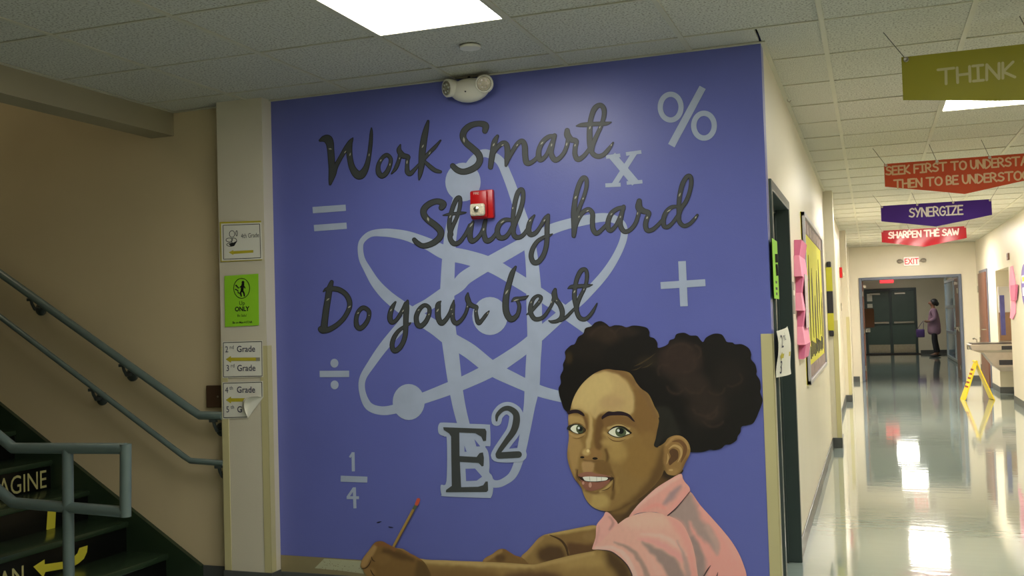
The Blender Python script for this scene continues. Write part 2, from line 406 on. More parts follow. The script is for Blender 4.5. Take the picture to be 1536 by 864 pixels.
labs = ['bright ceiling light panel in front of the blue mural', 'bright ceiling light panel behind the olive banner', 'ceiling light panel behind the orange banner', 'ceiling light panel behind the purple banner', 'ceiling light panel nearest the exit sign in the corridor', 'added unseen ceiling light panel over the near corridor floor before the olive banner', 'added unseen ceiling light panel behind the viewer']
for i, ((c, r), lb) in enumerate(zip(panels, labs)):
    lamp(GX+c*S, GY+r*S, GX+(c+1)*S, GY+(r+2)*S, lb, H, DIFF_L if i == 0 else DIFF_N if i > 4 else DIFF_F if i > 2 else DIFF)
lamp(-5.6, -1.0, -4.99, 0.0-0.3, 'warm ceiling light panel high in the stairwell', 4.39, lampmat(7.0, (1.0, 0.86, 0.6, 1)))
lamp(0.95, 20.4, 1.56, 21.6, 'ceiling light panel just beyond the double doors', 2.69, DIFF_V)
lamp(0.95, 25.5, 1.56, 26.7, 'ceiling light panel above the green exit doors', 2.69, DIFF_V)
p = onZ(705, 69, H)
t = tag(MB().lathe([(0.048, 0.0), (0.05, -0.006), (0.046, -0.012), (0.02, -0.014)], (p.x, p.y, H), seg=24).build('sprinkler_cover', WHITE, smooth=True), 'small round white cover plate on the ceiling tile', 'sprinkler cover')

# ------------------------------------------------------------------ the mural
mural = thing('mural', (-1.33, -0.001, 0.09), 'painted wall mural of a smiling girl writing below an atom and motivational script', 'mural')
NSTROKE = [0]
def wall_pts(v2, layer, ramp=False):      # paint coats: each a hair above the one before
    NSTROKE[0] = (NSTROKE[0]+1) % 12; n = max(1, len(v2)); b0 = -0.001-0.0009*layer-0.00005*NSTROKE[0]
    return [onY(x, y, b0-(0.00004*i/n if ramp else 0)) for i, (x, y) in enumerate(v2)]
def pstroke(mb, pts, layer, closed=False, grow=0.0, sub=6, cap=True):
    vs, fs = ribbon2d(pts, closed, sub, grow, cap); mb.add(wall_pts(vs, layer, True), fs)
def ppoly(mb, poly, layer, smooth=False):
    if smooth: poly = crom([tuple(p) for p in poly], True, 5)
    vs, fs = fill2d(poly); mb.add(wall_pts(vs, layer), fs)
def tr(o, s_, pts): return [((p[0]/s_+o[0]), (p[1]/s_+o[1])) + ((p[2]/s_,) if len(p) > 2 else ()) for p in pts]
def seg_d(x, y, a, b_):
    dx, dy = b_[0]-a[0], b_[1]-a[1]; L2 = dx*dx+dy*dy or 1e-9; t = max(0.0, min(1.0, ((x-a[0])*dx+(y-a[1])*dy)/L2))
    return math.hypot(x-a[0]-dx*t, y-a[1]-dy*t), t
def pin(poly, x, y):
    c = False; j = len(poly)-1
    for i in range(len(poly)):
        if (poly[i][1] > y) != (poly[j][1] > y) and x < (poly[j][0]-poly[i][0])*(y-poly[i][1])/(poly[j][1]-poly[i][1])+poly[i][0]: c = not c
        j = i
    return c
def pregion(name, poly, base, patches, layer, parent, step=2.0, fr=None, grain=0.04):
    """one painted area: a base tone with brushed patches whose edges are blended over a feather width"""
    poly = crom([tuple(p) for p in poly], True, 4); n = len(poly); pts = [Vector(p) for p in poly]
    xs = [p[0] for p in poly]; ys = [p[1] for p in poly]
    y = min(ys); k = 0
    while y < max(ys):
        x = min(xs)+(step/2 if k % 2 else 0)
        while x < max(xs):
            if pin(poly, x, y): pts.append(Vector((x, y)))
            x += step
        y += step*0.87; k += 1
    r = delaunay_2d_cdt(pts, [], [list(range(n))], 1, 1e-4)
    mb = MB(); mb.add(wall_pts([tuple(v) for v in r[0]], layer), [tuple(f) for f in r[2]])
    P = []
    for kind, pp, c, fe in patches:
        if kind == 'e': pp = ell2d(*pp, 16)
        o_, sc = fr if fr else ((0, 0), 1.0)
        q = tr(o_, sc, pp); 
        if kind == 's': q = crom(q, False, 3)
        elif kind == 'p': q = crom(q, True, 3)
        fe = fe/sc; mw = max(p[2] for p in q)/2 if kind == 's' else 0
        P.append((kind, q, s2l(c), fe, min(p[0] for p in q)-fe-mw, max(p[0] for p in q)+fe+mw, min(p[1] for p in q)-fe-mw, max(p[1] for p in q)+fe+mw))
    b0 = s2l(base)
    for v in r[0]:
        wx = v.x+noise.noise(Vector((v.x*.09, v.y*.09, 3)))*1.6; wy = v.y+noise.noise(Vector((v.x*.09, v.y*.09, 9)))*1.6
        c = list(b0)
        for kind, q, pc, fe, xa, xb, ya, yb in P:
            if not (xa <= wx <= xb and ya <= wy <= yb): continue
            if kind == 's':
                d = 1e9
                for a, b_ in zip(q, q[1:]):
                    dd, t = seg_d(wx, wy, a, b_); d = min(d, dd-(a[2]+(b_[2]-a[2])*t)/2)
            else:
                d = min(seg_d(wx, wy, a, b_)[0] for a, b_ in zip(q, q[1:]+q[:1]))
                if pin(q, wx, wy): d = -d
            al = max(0.0, min(1.0, 0.5-d/fe)); al = al*al*(3-2*al)
            c = [ci+(pi-ci)*al for ci, pi in zip(c, pc)]
        g = 1+grain*(noise.noise(Vector((v.x*.2, v.y*.12, 1)))+.6*noise.noise(Vector((v.x*.5, v.y*.5, 5))))
        mb.c.append([min(.95, a*MK*g) for a in c])
    return mb.build(name, vm, parent)
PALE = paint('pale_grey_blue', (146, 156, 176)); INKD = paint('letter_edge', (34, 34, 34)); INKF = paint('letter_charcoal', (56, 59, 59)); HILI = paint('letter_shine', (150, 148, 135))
PBLUE = paint('ground_blue', (86, 92, 156))

# atom
atom = MB()
orbA = [(730,230,12),(749.5,241,13),(761,264,14),(771.5,292,15),(779.6,317,16),(789,345,17),(795,370,18),(799,405,20),(801,448,23),(802,507,22),(800,541,22),(798,581,22),(794,610,17),(788,645,15),(780,685,13),(770,711,12),(757,722,11),(745,726,11),(735,722,12),(719,700,12),(707,669,15),(694.5,633,18),(685,590,20),(676.5,527,23),(671,480,23),(671,431,21),(673.7,375,19),(677,345,18),(681,325,17),(690,285,14),(703,250,12),(717,234,12)]
pstroke(atom, orbA, 0, closed=True)
orbB = [(900,510,16),(878,491,17),(855,474,18),(830,455,18),(796,433,20),(767,415,21),(735,397,22),(700,386,22),(668,379,21),(642,366,18),(612.6,354.5,15),(590,350,13),(575.6,349,12),(559,350,9.5),(548,356,8.5),(541,367,8),(542.5,387,9),(551.5,405,11),(564,425.5,14),(581,444,17),(601.5,460,19),(620,472,20),(650,490,21),(675.5,509,22),(705,527,23),(737,552,22),(770,569,20),(811,587,17),(850,597,16)]
pstroke(atom, orbB, 0)
orbC = [(543.7,588.5,9.6),(553,609,12),(572,616,13),(594,613,14),(615,604,16),(638.5,596,17),(668,585,19),(698,573,20),(737,554,22),(770,533,21),(789,519,20),(811,500,19),(841,474,17),(859,459,16),(878,443,14),(907,411,12.5),(926,381,11),(936,355,10.5),(934,338,11),(922,329,12),(904,326,13),(874,331,15),(848,337,15),(826,344.5,16),(800,357,17),(774,372,19),(735,394,20),(700,415,21),(686.7,428,21),(668,440,20),(642,457,18),(620,470,18),(598,494,16),(575.5,520,14),(557,546,12),(544,568,10)]
pstroke(atom, orbC, 0, closed=True)
ao = atom.build('atom_orbits', PALE, mural)
for nm, e in (('electron', (694.5, 273, 26.5, 29)), ('electron', (613, 603, 24, 27)), ('nucleus', (735, 474, 26.5, 28.5))):
    mb = MB(); ppoly(mb, ell2d(*e), 1); mb.build(nm, PALE, mural)

# arithmetic signs
def sign(name, strokes=(), polys=(), layer=1, material=PALE):
    mb = MB()
    for st in strokes:
        closed = st[0] == 'c'; pts = st[1:] if closed else st
        pstroke(mb, pts, layer, closed, sub=4 if len(pts) > 2 else 1, cap=False if not closed and len(pts) == 2 else True)
    for pl in polys: ppoly(mb, pl, layer)
    return mb.build(name, material, mural)
sign('equals_sign', [[(469,315.2,9.5),(518.7,311.6,9.5)], [(471,342.2,9.5),(520,338.5,9.5)]])
sign('division_sign', [[(479.5,561,9.5),(523.7,560.7,9.5)]], [ell2d(501.6,544.8,6,6.6), ell2d(501.9,577.3,6,6.6)])
sign('one_quarter', [[(529.6,678.4,4.6),(530,707,4.6)], [(524.5,686,3),(529.6,679,3.4)], [(511,718,9),(551,719.5,9)], [(531.5,731,4.6),(532.4,762.5,4.6)], [(531,732,3.8),(521.5,746,3.8)], [(520,746.5,4.2),(538.5,746.5,4.2)]])
def eln(cx, cy, rx, ry, w_): return ['c'] + [(cx+rx*math.cos(a*math.pi/8), cy+ry*math.sin(a*math.pi/8), w_) for a in range(16)]
sign('percent_sign', [eln(1006,160.7,15.6,19.3,7.8), eln(1056,188.5,15.4,18.6,8), [(1054,131,10.5),(1007,218.5,11)]])
sign('letter_x', [[(918,233,12),(953,274.5,12)], [(952,229,8),(920.6,278,8)], [(909,235.5,5.5),(930.5,233,5.5)], [(939,231,5.5),(962,227.8,5.5)], [(908,278,6),(931,277,6)], [(940,274.5,5.5),(963.6,272.4,5.5)]])
sign('plus_sign', [[(1023,391.7,11.5),(1026,459.4,11.5)], [(991,428.4,10.5),(1058,424,10.5)]])

# script lettering, traced as brush strokes
WK = ((470,170), 7.68); SM = ((660,150), 7.2); MR = ((780,140), 6.644); ST = ((610,270), 7.2); UD = ((720,270), 6.175); HA = ((840,250), 7.2); RD = ((930,250), 7.2); DO = ((470,410), 8.64); YO = ((570,430), 7.85); BE = ((740,390), 7.85)
words = [
 ('Work', [
  (WK, [[(78,312,26),(120,295,70),(165,300,100),(190,345,88),(200,420,76),(210,550,74),(215,650,72),(202,760,50),(190,818,18)],
        [(195,815,25),(230,700,60),(260,610,52),(320,500,46),(380,400,54),(430,325,46),(455,285,10)],
        [(440,310,22),(415,420,62),(425,540,62),(455,640,72),(510,708,92),(560,700,88),(610,620,62),(640,500,46),(660,350,42),(668,230,32),(670,170,10)]]),
  (WK, [['c',(845,480,42),(790,520,42),(750,600,46),(752,680,58),(790,722,56),(845,680,52),(885,590,44),(890,520,42)]]),
  (WK, [[(900,695,12),(950,630,40),(985,540,40),(1000,480,42)], [(1003,362,12),(988,425,54),(1030,485,62),(1092,500,46),(1085,540,42),(1080,620,44),(1085,675,55),(1115,695,50),(1160,655,40),(1215,590,26)]]),
  (WK, [[(1322,90,25),(1300,180,55),(1275,300,72),(1255,450,74),(1245,600,66),(1230,700,46),(1218,765,12)], [(1465,312,15),(1400,390,38),(1330,460,42),(1270,530,40)], [(1265,540,30),(1330,600,44),(1400,655,46),(1465,673,30)]])],
  [(WK, [(175,408,12),(215,412,16)]), (WK, [(355,460,14),(378,432,14)]), (WK, [(418,490,14),(430,455,14)]), (WK, [(640,495,12),(645,462,12)]), (WK, [(768,555,12),(785,530,14)]), (WK, [(880,605,12),(885,575,12)]), (WK, [(990,530,12),(996,508,12)]), (WK, [(1076,585,12),(1082,540,14)]), (WK, [(1250,398,14),(1272,360,16)]), (WK, [(1330,475,12),(1350,440,12)])]),
 ('Smart', [
  (SM, [[(485,335,55),(490,275,70),(420,255,56),(330,275,60),(265,330,66),(248,395,66),(280,460,66),(350,520,68),(415,585,70),(430,650,66),(400,710,66),(330,755,66),(250,775,62),(185,755,60),(138,712,55)]]),
  (SM, [[(620,390,30),(590,450,56),(570,560,58),(555,650,58),(545,725,50)], [(580,580,30),(620,510,45),(680,465,48),(718,485,56),(730,560,60),(725,640,55),(712,708,25)], [(725,670,30),(780,560,42),(840,470,46),(890,445,50),(915,500,60),(920,600,60),(935,675,60),(975,680,48),(1020,650,40),(1050,610,26)]]),
  (MR, [[(350,425,30),(290,432,42),(230,480,46),(190,560,46),(187,640,54),(212,662,46),(262,615,36),(305,520,36),(340,440,36)], [(345,420,40),(320,520,46),(310,600,50),(345,662,52),(390,648,42),(440,590,38),(470,510,38),(480,450,40)]]),
  (MR, [[(470,370,46),(475,420,64),(512,462,54),(560,475,44),(550,540,44),(548,610,46),(577,658,50),(630,630,40),(680,570,36),(710,520,30)]]),
  (MR, [[(708,570,56),(695,470,54),(695,350,50),(710,240,46),(745,150,50),(800,118,44),(835,155,46),(835,230,40),(805,330,36),(760,430,40),(722,520,46),(718,590,46),(770,628,46),(830,613,42),(880,560,36),(928,492,14)], [(562,325,8),(620,315,38),(740,306,40),(850,302,36),(908,288,8)]])],
  [(SM, [(255,400,12),(262,460,22)]), (SM, [(570,500,12),(590,465,16)]), (SM, [(662,495,12),(688,480,14)]), (SM, [(825,500,12),(842,475,14)]), (MR, [(205,510,12),(232,482,14)]), (MR, [(310,530,12),(318,500,14)]), (MR, [(460,525,12),(470,490,14)]), (MR, [(545,530,12),(552,505,12)]), (MR, [(690,360,14),(702,325,16)]), (MR, [(790,350,10),(800,325,12)]), (MR, [(905,525,10),(915,505,14)])]),
 ('Study', [
  (ST, [[(375,300,56),(396,258,68),(330,230,58),(250,255,62),(190,310,66),(185,370,66),(230,430,66),(310,490,68),(365,550,70),(362,610,66),(310,665,62),(240,700,58),(170,710,52),(115,680,52),(82,645,44)]]),
  (ST, [[(478,590,50),(462,500,48),(466,420,44),(485,340,44),(512,260,46),(545,200,46),(574,195,42),(578,260,40),(560,350,38),(530,430,38),(492,510,44),(468,580,50),(475,645,50),(515,688,52),(570,670,42),(620,610,38),(655,550,38),(685,490,40)], [(392,382,6),(450,372,28),(540,362,32),(600,356,26),(643,350,6)]]),
  (ST, [[(715,455,30),(692,520,54),(682,600,60),(702,658,54),(750,640,42),(800,580,36),(830,510,32)]]),
  (UD, [[(52,372,32),(40,420,38),(36,500,44),(60,562,48),(110,545,38),(152,490,32)]]),
  (UD, [[(300,372,30),(230,370,38),(180,410,44),(160,470,46),(175,528,48),(220,535,42),(262,500,36),(300,430,34)], [(310,470,40),(306,350,38),(320,230,40),(350,120,42),(385,88,38),(400,130,36),(390,220,38),(360,320,38),(330,390,38),(308,460,40),(318,515,44),(355,532,42),(400,510,36),(445,450,32)]]),
  (UD, [[(503,328,16),(467,380,40),(450,450,46),(465,503,46),(515,490,38),(560,430,32),(600,360,34),(632,328,30)], [(634,332,24),(622,420,42),(620,520,42),(612,620,42),(585,700,42),(540,758,45),(497,762,44),(474,710,42),(487,640,40),(530,570,34),(590,530,28),(640,515,22),(670,500,6)]])],
  [(ST, [(225,400,12),(238,448,22)]), (ST, [(462,410,12),(478,380,14)]), (ST, [(680,510,14),(715,465,16)]), (ST, [(828,545,12),(835,520,14)]), (UD, [(30,470,10),(36,445,12)]), (UD, [(190,400,10),(225,375,12)]), (UD, [(302,270,10),(306,250,12)]), (UD, [(455,385,10),(475,365,12)]), (UD, [(590,385,10),(603,365,12)])]),
 ('hard', [
  (HA, [[(148,748,42),(155,650,58),(150,500,58),(165,350,50),(200,210,50),(245,125,48),(283,135,42),(285,220,38),(255,330,38),(215,430,40),(178,540,42),(160,650,42)], [(165,660,36),(200,560,45),(250,490,46),(310,462,45),(350,505,48),(350,590,48),(355,670,50),(388,718,50),(430,700,42),(495,635,36)]]),
  (HA, [[(690,437,34),(620,455,42),(555,505,48),(520,590,50),(520,668,50),(550,688,45),(600,640,38),(645,550,38),(685,450,40)], [(688,430,36),(658,540,48),(652,630,50),(690,698,48),(750,688,42),(810,620,40),(845,520,38),(855,450,40)]]),
  (RD, [[(208,370,50),(205,440,74),(250,478,60),(310,500,50),(290,560,48),(275,630,50),(295,688,48),(350,680,42),(410,630,38),(455,580,36)]]),
  (RD, [[(615,430,30),(555,440,40),(500,490,46),(470,570,48),(475,640,46),(515,650,42),(565,610,36),(615,540,34)], [(636,560,44),(635,430,44),(645,310,46),(675,190,48),(720,112,46),(758,105,42),(770,170,42),(750,280,40),(710,380,42),(660,450,46),(632,530,48),(645,600,46),(690,640,42),(750,620,38),(800,570,34),(835,522,22)]])],
  [(HA, [(158,350,16),(178,315,18)]), (HA, [(242,355,12),(256,335,14)]), (HA, [(200,550,10),(210,530,12)]), (HA, [(285,485,14),(312,468,14)]), (HA, [(545,525,14),(565,500,14)]), (HA, [(648,555,14),(656,530,14)]), (HA, [(835,520,12),(840,490,12)]), (RD, [(285,565,16),(300,538,18)]), (RD, [(505,490,12),(550,462,14)]), (RD, [(635,325,14),(655,282,16)]), (RD, [(810,560,14),(825,535,16)]), (RD, [(185,520,10),(190,490,10)])]),
 ('Do', [
  (DO, [[(238,112,46),(210,200,74),(190,330,76),(165,480,78),(150,600,80),(140,690,86)], [(128,238,8),(170,205,42),(260,200,62),(340,215,62),(420,270,60),(465,350,62),(470,430,60),(440,510,56),(380,600,56),(290,680,60),(200,728,66),(130,738,78),(98,722,72)]]),
  (DO, [['c',(650,445,52),(590,490,52),(557,580,52),(562,675,60),(605,712,60),(665,670,55),(715,580,50),(718,490,52)]])],
  [(DO, [(168,355,18),(210,322,14)]), (DO, [(448,450,18),(485,420,18)]), (DO, [(568,525,14),(592,505,16)]), (DO, [(716,548,14),(728,540,14)])]),
 ('your', [
  (YO, [[(182,182,20),(150,235,46),(125,300,55),(117,370,58),(137,418,52),(185,400,42),(230,340,42),(270,270,42),(305,200,46)], [(325,168,26),(312,260,60),(305,380,60),(303,480,56),(295,580,54),(265,670,52),(215,735,56),(165,752,54),(142,690,52),(165,600,50),(220,520,42),(290,470,36),(340,440,28),(365,425,6)]]),
  (YO, [['c',(525,218,42),(462,270,50),(427,360,54),(442,445,56),(487,460,55),(540,410,50),(578,325,46),(578,250,44)]]),
  (YO, [[(716,172,10),(687,210,58),(682,290,64),(688,370,62),(722,428,60),(775,390,48),(825,310,44),(855,230,44),(870,160,10)], [(868,215,30),(855,310,48),(860,390,50),(895,430,50),(950,400,42),(1000,330,36),(1030,250,36),(1040,200,40)]]),
  (YO, [[(1035,78,18),(1030,135,56),(1055,200,56),(1105,232,50),(1138,240,40),(1130,290,38),(1140,370,46),(1162,428,50),(1205,390,40),(1250,330,36),(1284,288,10)]])],
  [(YO, [(120,290,14),(140,262,14)]), (YO, [(262,300,14),(280,270,14)]), (YO, [(445,285,12),(465,265,12)]), (YO, [(570,335,14),(582,318,14)]), (YO, [(665,298,16),(692,260,18)]), (YO, [(835,275,14),(850,258,14)]), (YO, [(850,330,12),(856,312,12)]), (YO, [(1025,245,12),(1032,225,12)]), (YO, [(1126,300,12),(1130,280,12)]), (YO, [(1262,325,10),(1274,300,12)])]),
 ('best', [
  (BE, [[(262,80,22),(225,150,56),(190,260,62),(160,380,66),(145,500,72),(152,610,72),(192,688,72),(240,688,62),(285,640,46),(305,560,42),(295,505,38),(275,470,36)], [(215,490,8),(250,460,40),(310,455,42),(370,445,38),(414,420,6)]]),
  (BE, [[(393,642,8),(440,610,34),(510,530,38),(550,480,40),(560,437,38),(520,422,32),(470,460,42),(440,540,50),(440,620,52),(480,688,50),(540,695,45),(600,660,38),(650,590,34),(690,520,34),(712,440,36)]]),
  (BE, [[(728,348,34),(718,400,62),(735,460,56),(785,530,55),(812,610,55),(800,680,50),(750,718,42),(690,728,32),(652,715,8)], [(795,710,38),(860,670,36),(920,610,32),(970,560,26)]]),
  (BE, [[(978,560,50),(955,440,50),(960,340,46),(985,220,48),(1030,130,50),(1082,112,42),(1102,165,40),(1095,260,38),(1065,350,38),(1020,440,42),(982,540,50),(982,605,50),(1015,678,50),(1075,698,46),(1130,660,38),(1180,590,32),(1220,512,10)], [(878,335,8),(920,315,40),(1010,308,42),(1110,303,36),(1168,291,6)]])],
  [(BE, [(140,405,16),(175,350,18)]), (BE, [(235,482,12),(300,462,14)]), (BE, [(440,510,10),(450,485,12)]), (BE, [(535,500,10),(540,485,10)]), (BE, [(680,510,12),(688,480,14)]), (BE, [(740,470,10),(752,485,12)]), (BE, [(945,390,14),(965,355,16)]), (BE, [(1062,360,10),(1070,335,12)])]),
]
for wname, letters, shines in words:
    ed = MB()
    for fr, sts in letters:
        for st in sts:
            cl = st[0] == 'c'; pstroke(ed, tr(fr[0], fr[1], st[1:] if cl else st), 2, cl, grow=0.9)
    wo = ed.build('painted_word', INKD, mural); wo['label'] = 'charcoal script word "%s"' % wname
    for fr, sts in letters:
        lm = MB()
        for st in sts:
            cl = st[0] == 'c'; pstroke(lm, tr(fr[0], fr[1], st[1:] if cl else st), 3, cl, grow=-1.3)
        lm.build('letter', INKF, wo)
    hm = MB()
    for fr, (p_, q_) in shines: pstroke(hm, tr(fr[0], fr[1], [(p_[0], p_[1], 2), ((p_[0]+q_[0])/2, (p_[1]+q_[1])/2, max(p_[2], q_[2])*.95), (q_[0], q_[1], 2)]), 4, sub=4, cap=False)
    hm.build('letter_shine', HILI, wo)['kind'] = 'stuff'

# E squared
EO = ((650,590), 5.08)
mb = MB()
ppoly(mb, tr(*EO, [(35,270),(45,232),(75,222),(230,230),(415,238),(432,255),(435,390),(420,402),(395,405),(415,440),(425,490),(428,560),(425,600),(445,625),(455,660),(455,740),(440,790),(400,797),(90,785),(62,770),(57,700),(100,670),(103,360),(85,330),(45,310)]), 2, True)
pstroke(mb, tr(*EO, [(482,210,78),(490,165,86),(530,122,92),(580,116,98),(628,155,106),(630,220,112),(608,290,106),(560,360,100),(510,430,96),(485,470,92)]), 2)
pstroke(mb, tr(*EO, [(490,472,104),(570,475,106),(660,468,106)]), 2)
eo = mb.build('e_squared_halo', PALE, mural)
for g_ in ([(245,575),(318,573),(372,635),(330,665),(250,668)], [(236,398),(254,445),(238,445)], [(312,348),(358,404),(328,404)], [(610,400),(655,345),(640,400)]):
    mb = MB(); ppoly(mb, tr(*EO, g_), 3); mb.build('halo_gap', PBLUE, eo)
mb = MB(); ppoly(mb, tr(*EO, [(75,258),(395,270),(405,290),(402,362),(380,365),(365,330),(320,303),(198,298),(200,478),(330,485),(352,455),(378,450),(385,490),(383,552),(370,558),(345,530),(202,522),(212,715),(340,712),(380,700),(398,672),(415,672),(418,740),(405,752),(95,753),(98,735),(140,705),(135,330),(120,305),(80,280)]), 4); mb.build('letter', INKF, eo)
mb = MB(); pstroke(mb, tr(*EO, [(482,208,14),(488,165,28),(530,122,34),(580,116,40),(628,155,48),(632,220,54),(610,290,50),(560,360,42),(510,430,36),(488,465,30)]), 4); pstroke(mb, tr(*EO, [(498,474,48),(570,470,50),(650,466,50)]), 4, sub=2); mb.build('letter', INKF, eo)

# painted desk, paper
mb = MB(); ppoly(mb, [(405,831.3),(424,832.5),(545,840),(700,850),(960,868),(1170,885),(1170,912),(405,905)], 1); 
mb.v = [Vector((min(max(v.x, PX0+0.002), -0.052), v.y, max(v.z, 0.088))) for v in mb.v]; mb.build('painted_desk', paint('desk_tan', (118, 108, 78)), mural)
PP = ((400,820), 9.6)
mb = MB(); ppoly(mb, tr(*PP, [(690,310),(830,170),(1360,205),(1400,390),(1100,350),(900,330)]), 2); po = mb.build('painted_paper', paint('paper_cream', (150, 150, 122)), mural)
mb = MB()
for q in range(46):
    x = random.uniform(760, 1350); y = random.uniform(195, 345); ppoly(mb, [(a/9.6+400, b_/9.6+820) for a, b_ in ell2d(x, y+ (x-700)*.03, random.uniform(3, 8), random.uniform(3, 6), 8)], 3)
mb.build('paper_specks', paint('speck', (108, 96, 74)), po)['kind'] = 'stuff'

# girl ---------------------------------------------------------------
girl = empty('painted_girl', (-0.7, -0.001, 0.09)); ORG['painted_girl'] = ORG[mural.name]; girl.parent = mural; girl.location = (0, 0, 0)
girl['label'] = 'painted girl with two hair puffs and a pink collared shirt'
G3 = ((820,470), 3.927); C1 = ((830,540), 6.968); C2 = ((830,650), 6.968); C4 = ((860,700), 5.267); C5 = ((530,740), 6.97); C6 = ((710,764), 7.68); C7 = ((840,600), 12.0)
def SMP(fr, L): return [(x/fr[1]+fr[0][0], y/fr[1]+fr[0][1], c) for x, y, c in L]
hair = [(130,590),(100,560),(86,520),(74,480),(70,440),(84,410),(80,370),(98,330),(96,300),(112,260),(108,225),(140,190),(165,180),(185,140),(215,120),(228,88),(262,76),(285,54),(320,46),(352,62),(372,78),(400,70),(440,72),(470,82),(505,72),(545,74),(590,85),(605,110),(606,136),(635,148),(652,175),(655,202),(690,195),(715,180),(725,158),(752,148),(765,122),(810,114),(845,130),(885,132),(905,155),(922,168),(940,142),(985,120),(1030,124),(1050,150),(1062,168),(1095,172),(1110,182),(1150,182),(1190,205),(1205,240),(1204,270),(1228,300),(1238,340),(1236,362),(1256,395),(1262,440),(1258,465),(1272,510),(1262,550),(1248,585),(1236,615),(1215,648),(1180,660),(1148,668),(1142,700),(1125,725),(1118,748),(1085,770),(1050,776),(1030,795),(990,806),(960,804),(920,816),(850,818),(760,810),(640,785),(560,700),(400,560),(250,560),(140,600)]
curls = [('s', [(cx+r*math.cos(a0+k*.5), cy+r*.85*math.sin(a0+k*.5), w_) for k in range(6)], (50, 37, 30), 16) for cx, cy, r, a0, w_ in ((790,250,80,3.2,10),(820,300,55,-.6,9),(870,420,60,.2,10),(760,430,50,.6,9),(930,540,75,.2,11),(960,580,45,-.3,9),(700,340,45,2.6,9),(860,230,50,-1.2,9),(980,620,60,.3,8),(330,140,70,3.3,9),(450,120,45,3.0,8),(1090,380,60,-.5,7),(1000,440,50,.1,8))]
pregion('hair', tr(*G3, hair), (17, 13, 11), [('e', (330,130,110,55), (42,31,23), 60), ('e', (480,108,60,26), (36,27,21), 40), ('e', (250,210,100,70), (25,19,15), 70), ('e', (130,262,22,36), (48,37,22), 30), ('e', (780,280,130,110), (44,32,27), 90), ('e', (860,420,100,70), (40,30,25), 70), ('e', (940,550,110,110), (37,28,23), 90), ('e', (1080,370,90,100), (25,19,16), 80), ('p', [(640,560),(720,560),(760,640),(780,720),(700,740),(650,770),(660,680)], (32,30,25), 30), ('e', (590,280,60,30), (34,27,19), 40)]+curls, 5, girl, 2.4, G3, 0.12)
for a, b_, w_ in (((515,312),(600,262),9), ((540,300),(640,236),8), ((560,322),(625,290),7), ((500,335),(560,312),7)): mb = MB(); pstroke(mb, tr(*G3, [(*a, 2), ((a[0]+b_[0])/2, (a[1]+b_[1])/2+6, w_), (*b_, 2)]), 6, sub=4); mb.build('hair_strand', paint('strand', (58, 46, 28)), girl)
# arms
farm = tr(*C6, [(550,550),(620,480),(700,390),(760,325),(830,290),(950,265),(1100,235),(1250,205),(1410,185),(1440,290),(1440,400),(1420,475),(1200,530),(1090,550),(850,630),(740,660),(600,640)])
pregion('far_arm', farm, (124, 96, 55), [('s', [(830,300,30),(1100,250,46),(1400,205,46)], (166,140,85), 36), ('e', (1330,310,70,50), (132,104,62), 50), ('p', [(1080,390),(1250,400),(1400,400),(1420,480),(1100,550)], (90,63,38), 60), ('p', [(560,560),(700,400),(800,310),(880,300),(1000,360),(1070,440),(1080,540),(740,640)], (134,107,62), 30), ('e', (900,520,170,110), (78,56,33), 90), ('s', [(560,570,50),(680,430,60),(800,325,36)], (153,123,75), 40)], 5, girl, 1.8, C6)
fh = tr(*C6, [(110,590),(150,550),(220,515),(270,475),(320,455),(370,462),(430,500),(480,530),(550,552),(610,600),(600,650),(200,640),(120,610)])
pregion('far_hand', fh, (114, 86, 47), [('s', [(130,585,36),(230,535,46),(320,475,36)], (149,117,70), 26), ('e', (310,560,60,46), (88,64,37), 50), ('s', [(370,470,16),(480,530,20),(560,570,20)], (128,90,54), 24)], 6, girl, 1.8, C6)
mb = MB(); pstroke(mb, tr(*C6, [(880,296,8),(1000,350,22),(1065,430,26),(1090,525,18)]), 6); mb.build('elbow_crease', paint('skin_deep', (66, 46, 26)), girl)
narm = [(596,822),(629,837.6),(670,840.5),(710,842),(756,844),(792,846.5),(804,846.3),(816,843.2),(840,837),(866,831),(890,826.5),(900,824),(918,824),(932,833),(946,846),(953,858),(957,868),(960,905),(560,905),(562,850)]
pregion('near_arm', narm, (142, 114, 66), [('p', [(560,856),(740,856),(740,905),(560,905)], (116,88,49), 16), ('s', [(629,841,6),(710,845.5,7),(800,850,6)], (174,148,95), 7), ('e', (872,842,40,12), (158,130,78), 16), ('e', (800,865,44,9), (96,69,43), 14), ('e', (880,870,30,18), (138,110,64), 16), ('p', [(912,824),(932,836),(950,862),(962,905),(922,905),(926,868),(908,842)], (76,55,31), 18), ('s', [(798,849.5,5),(840,841,6),(890,830,5)], (168,140,88), 7)], 6, girl, 1.9)
nhand = tr(*C5, [(75,760),(90,700),(120,650),(160,600),(200,540),(240,507),(300,500),(360,530),(420,560),(520,600),(620,640),(700,685),(750,730),(790,800),(820,880),(840,1090),(240,1090),(230,900),(180,880),(130,850),(95,790)])
pregion('near_hand', nhand, (114, 86, 46), [('p', [(680,700),(760,740),(820,880),(840,1090),(620,1090),(640,850)], (90,68,36), 60), ('s', [(330,600,50),(480,650,70),(620,690,40)], (86,62,33), 60), ('s', [(105,745,60),(165,645,70),(225,560,46)], (151,119,73), 30), ('s', [(245,530,40),(330,530,46),(430,585,40)], (124,82,47), 36), ('s', [(520,612,14),(620,648,20),(710,700,14)], (134,94,51), 20), ('e', (170,820,60,46), (130,100,56), 40), ('e', (300,690,80,60), (122,93,51), 60)], 7, girl, 1.8, C5)
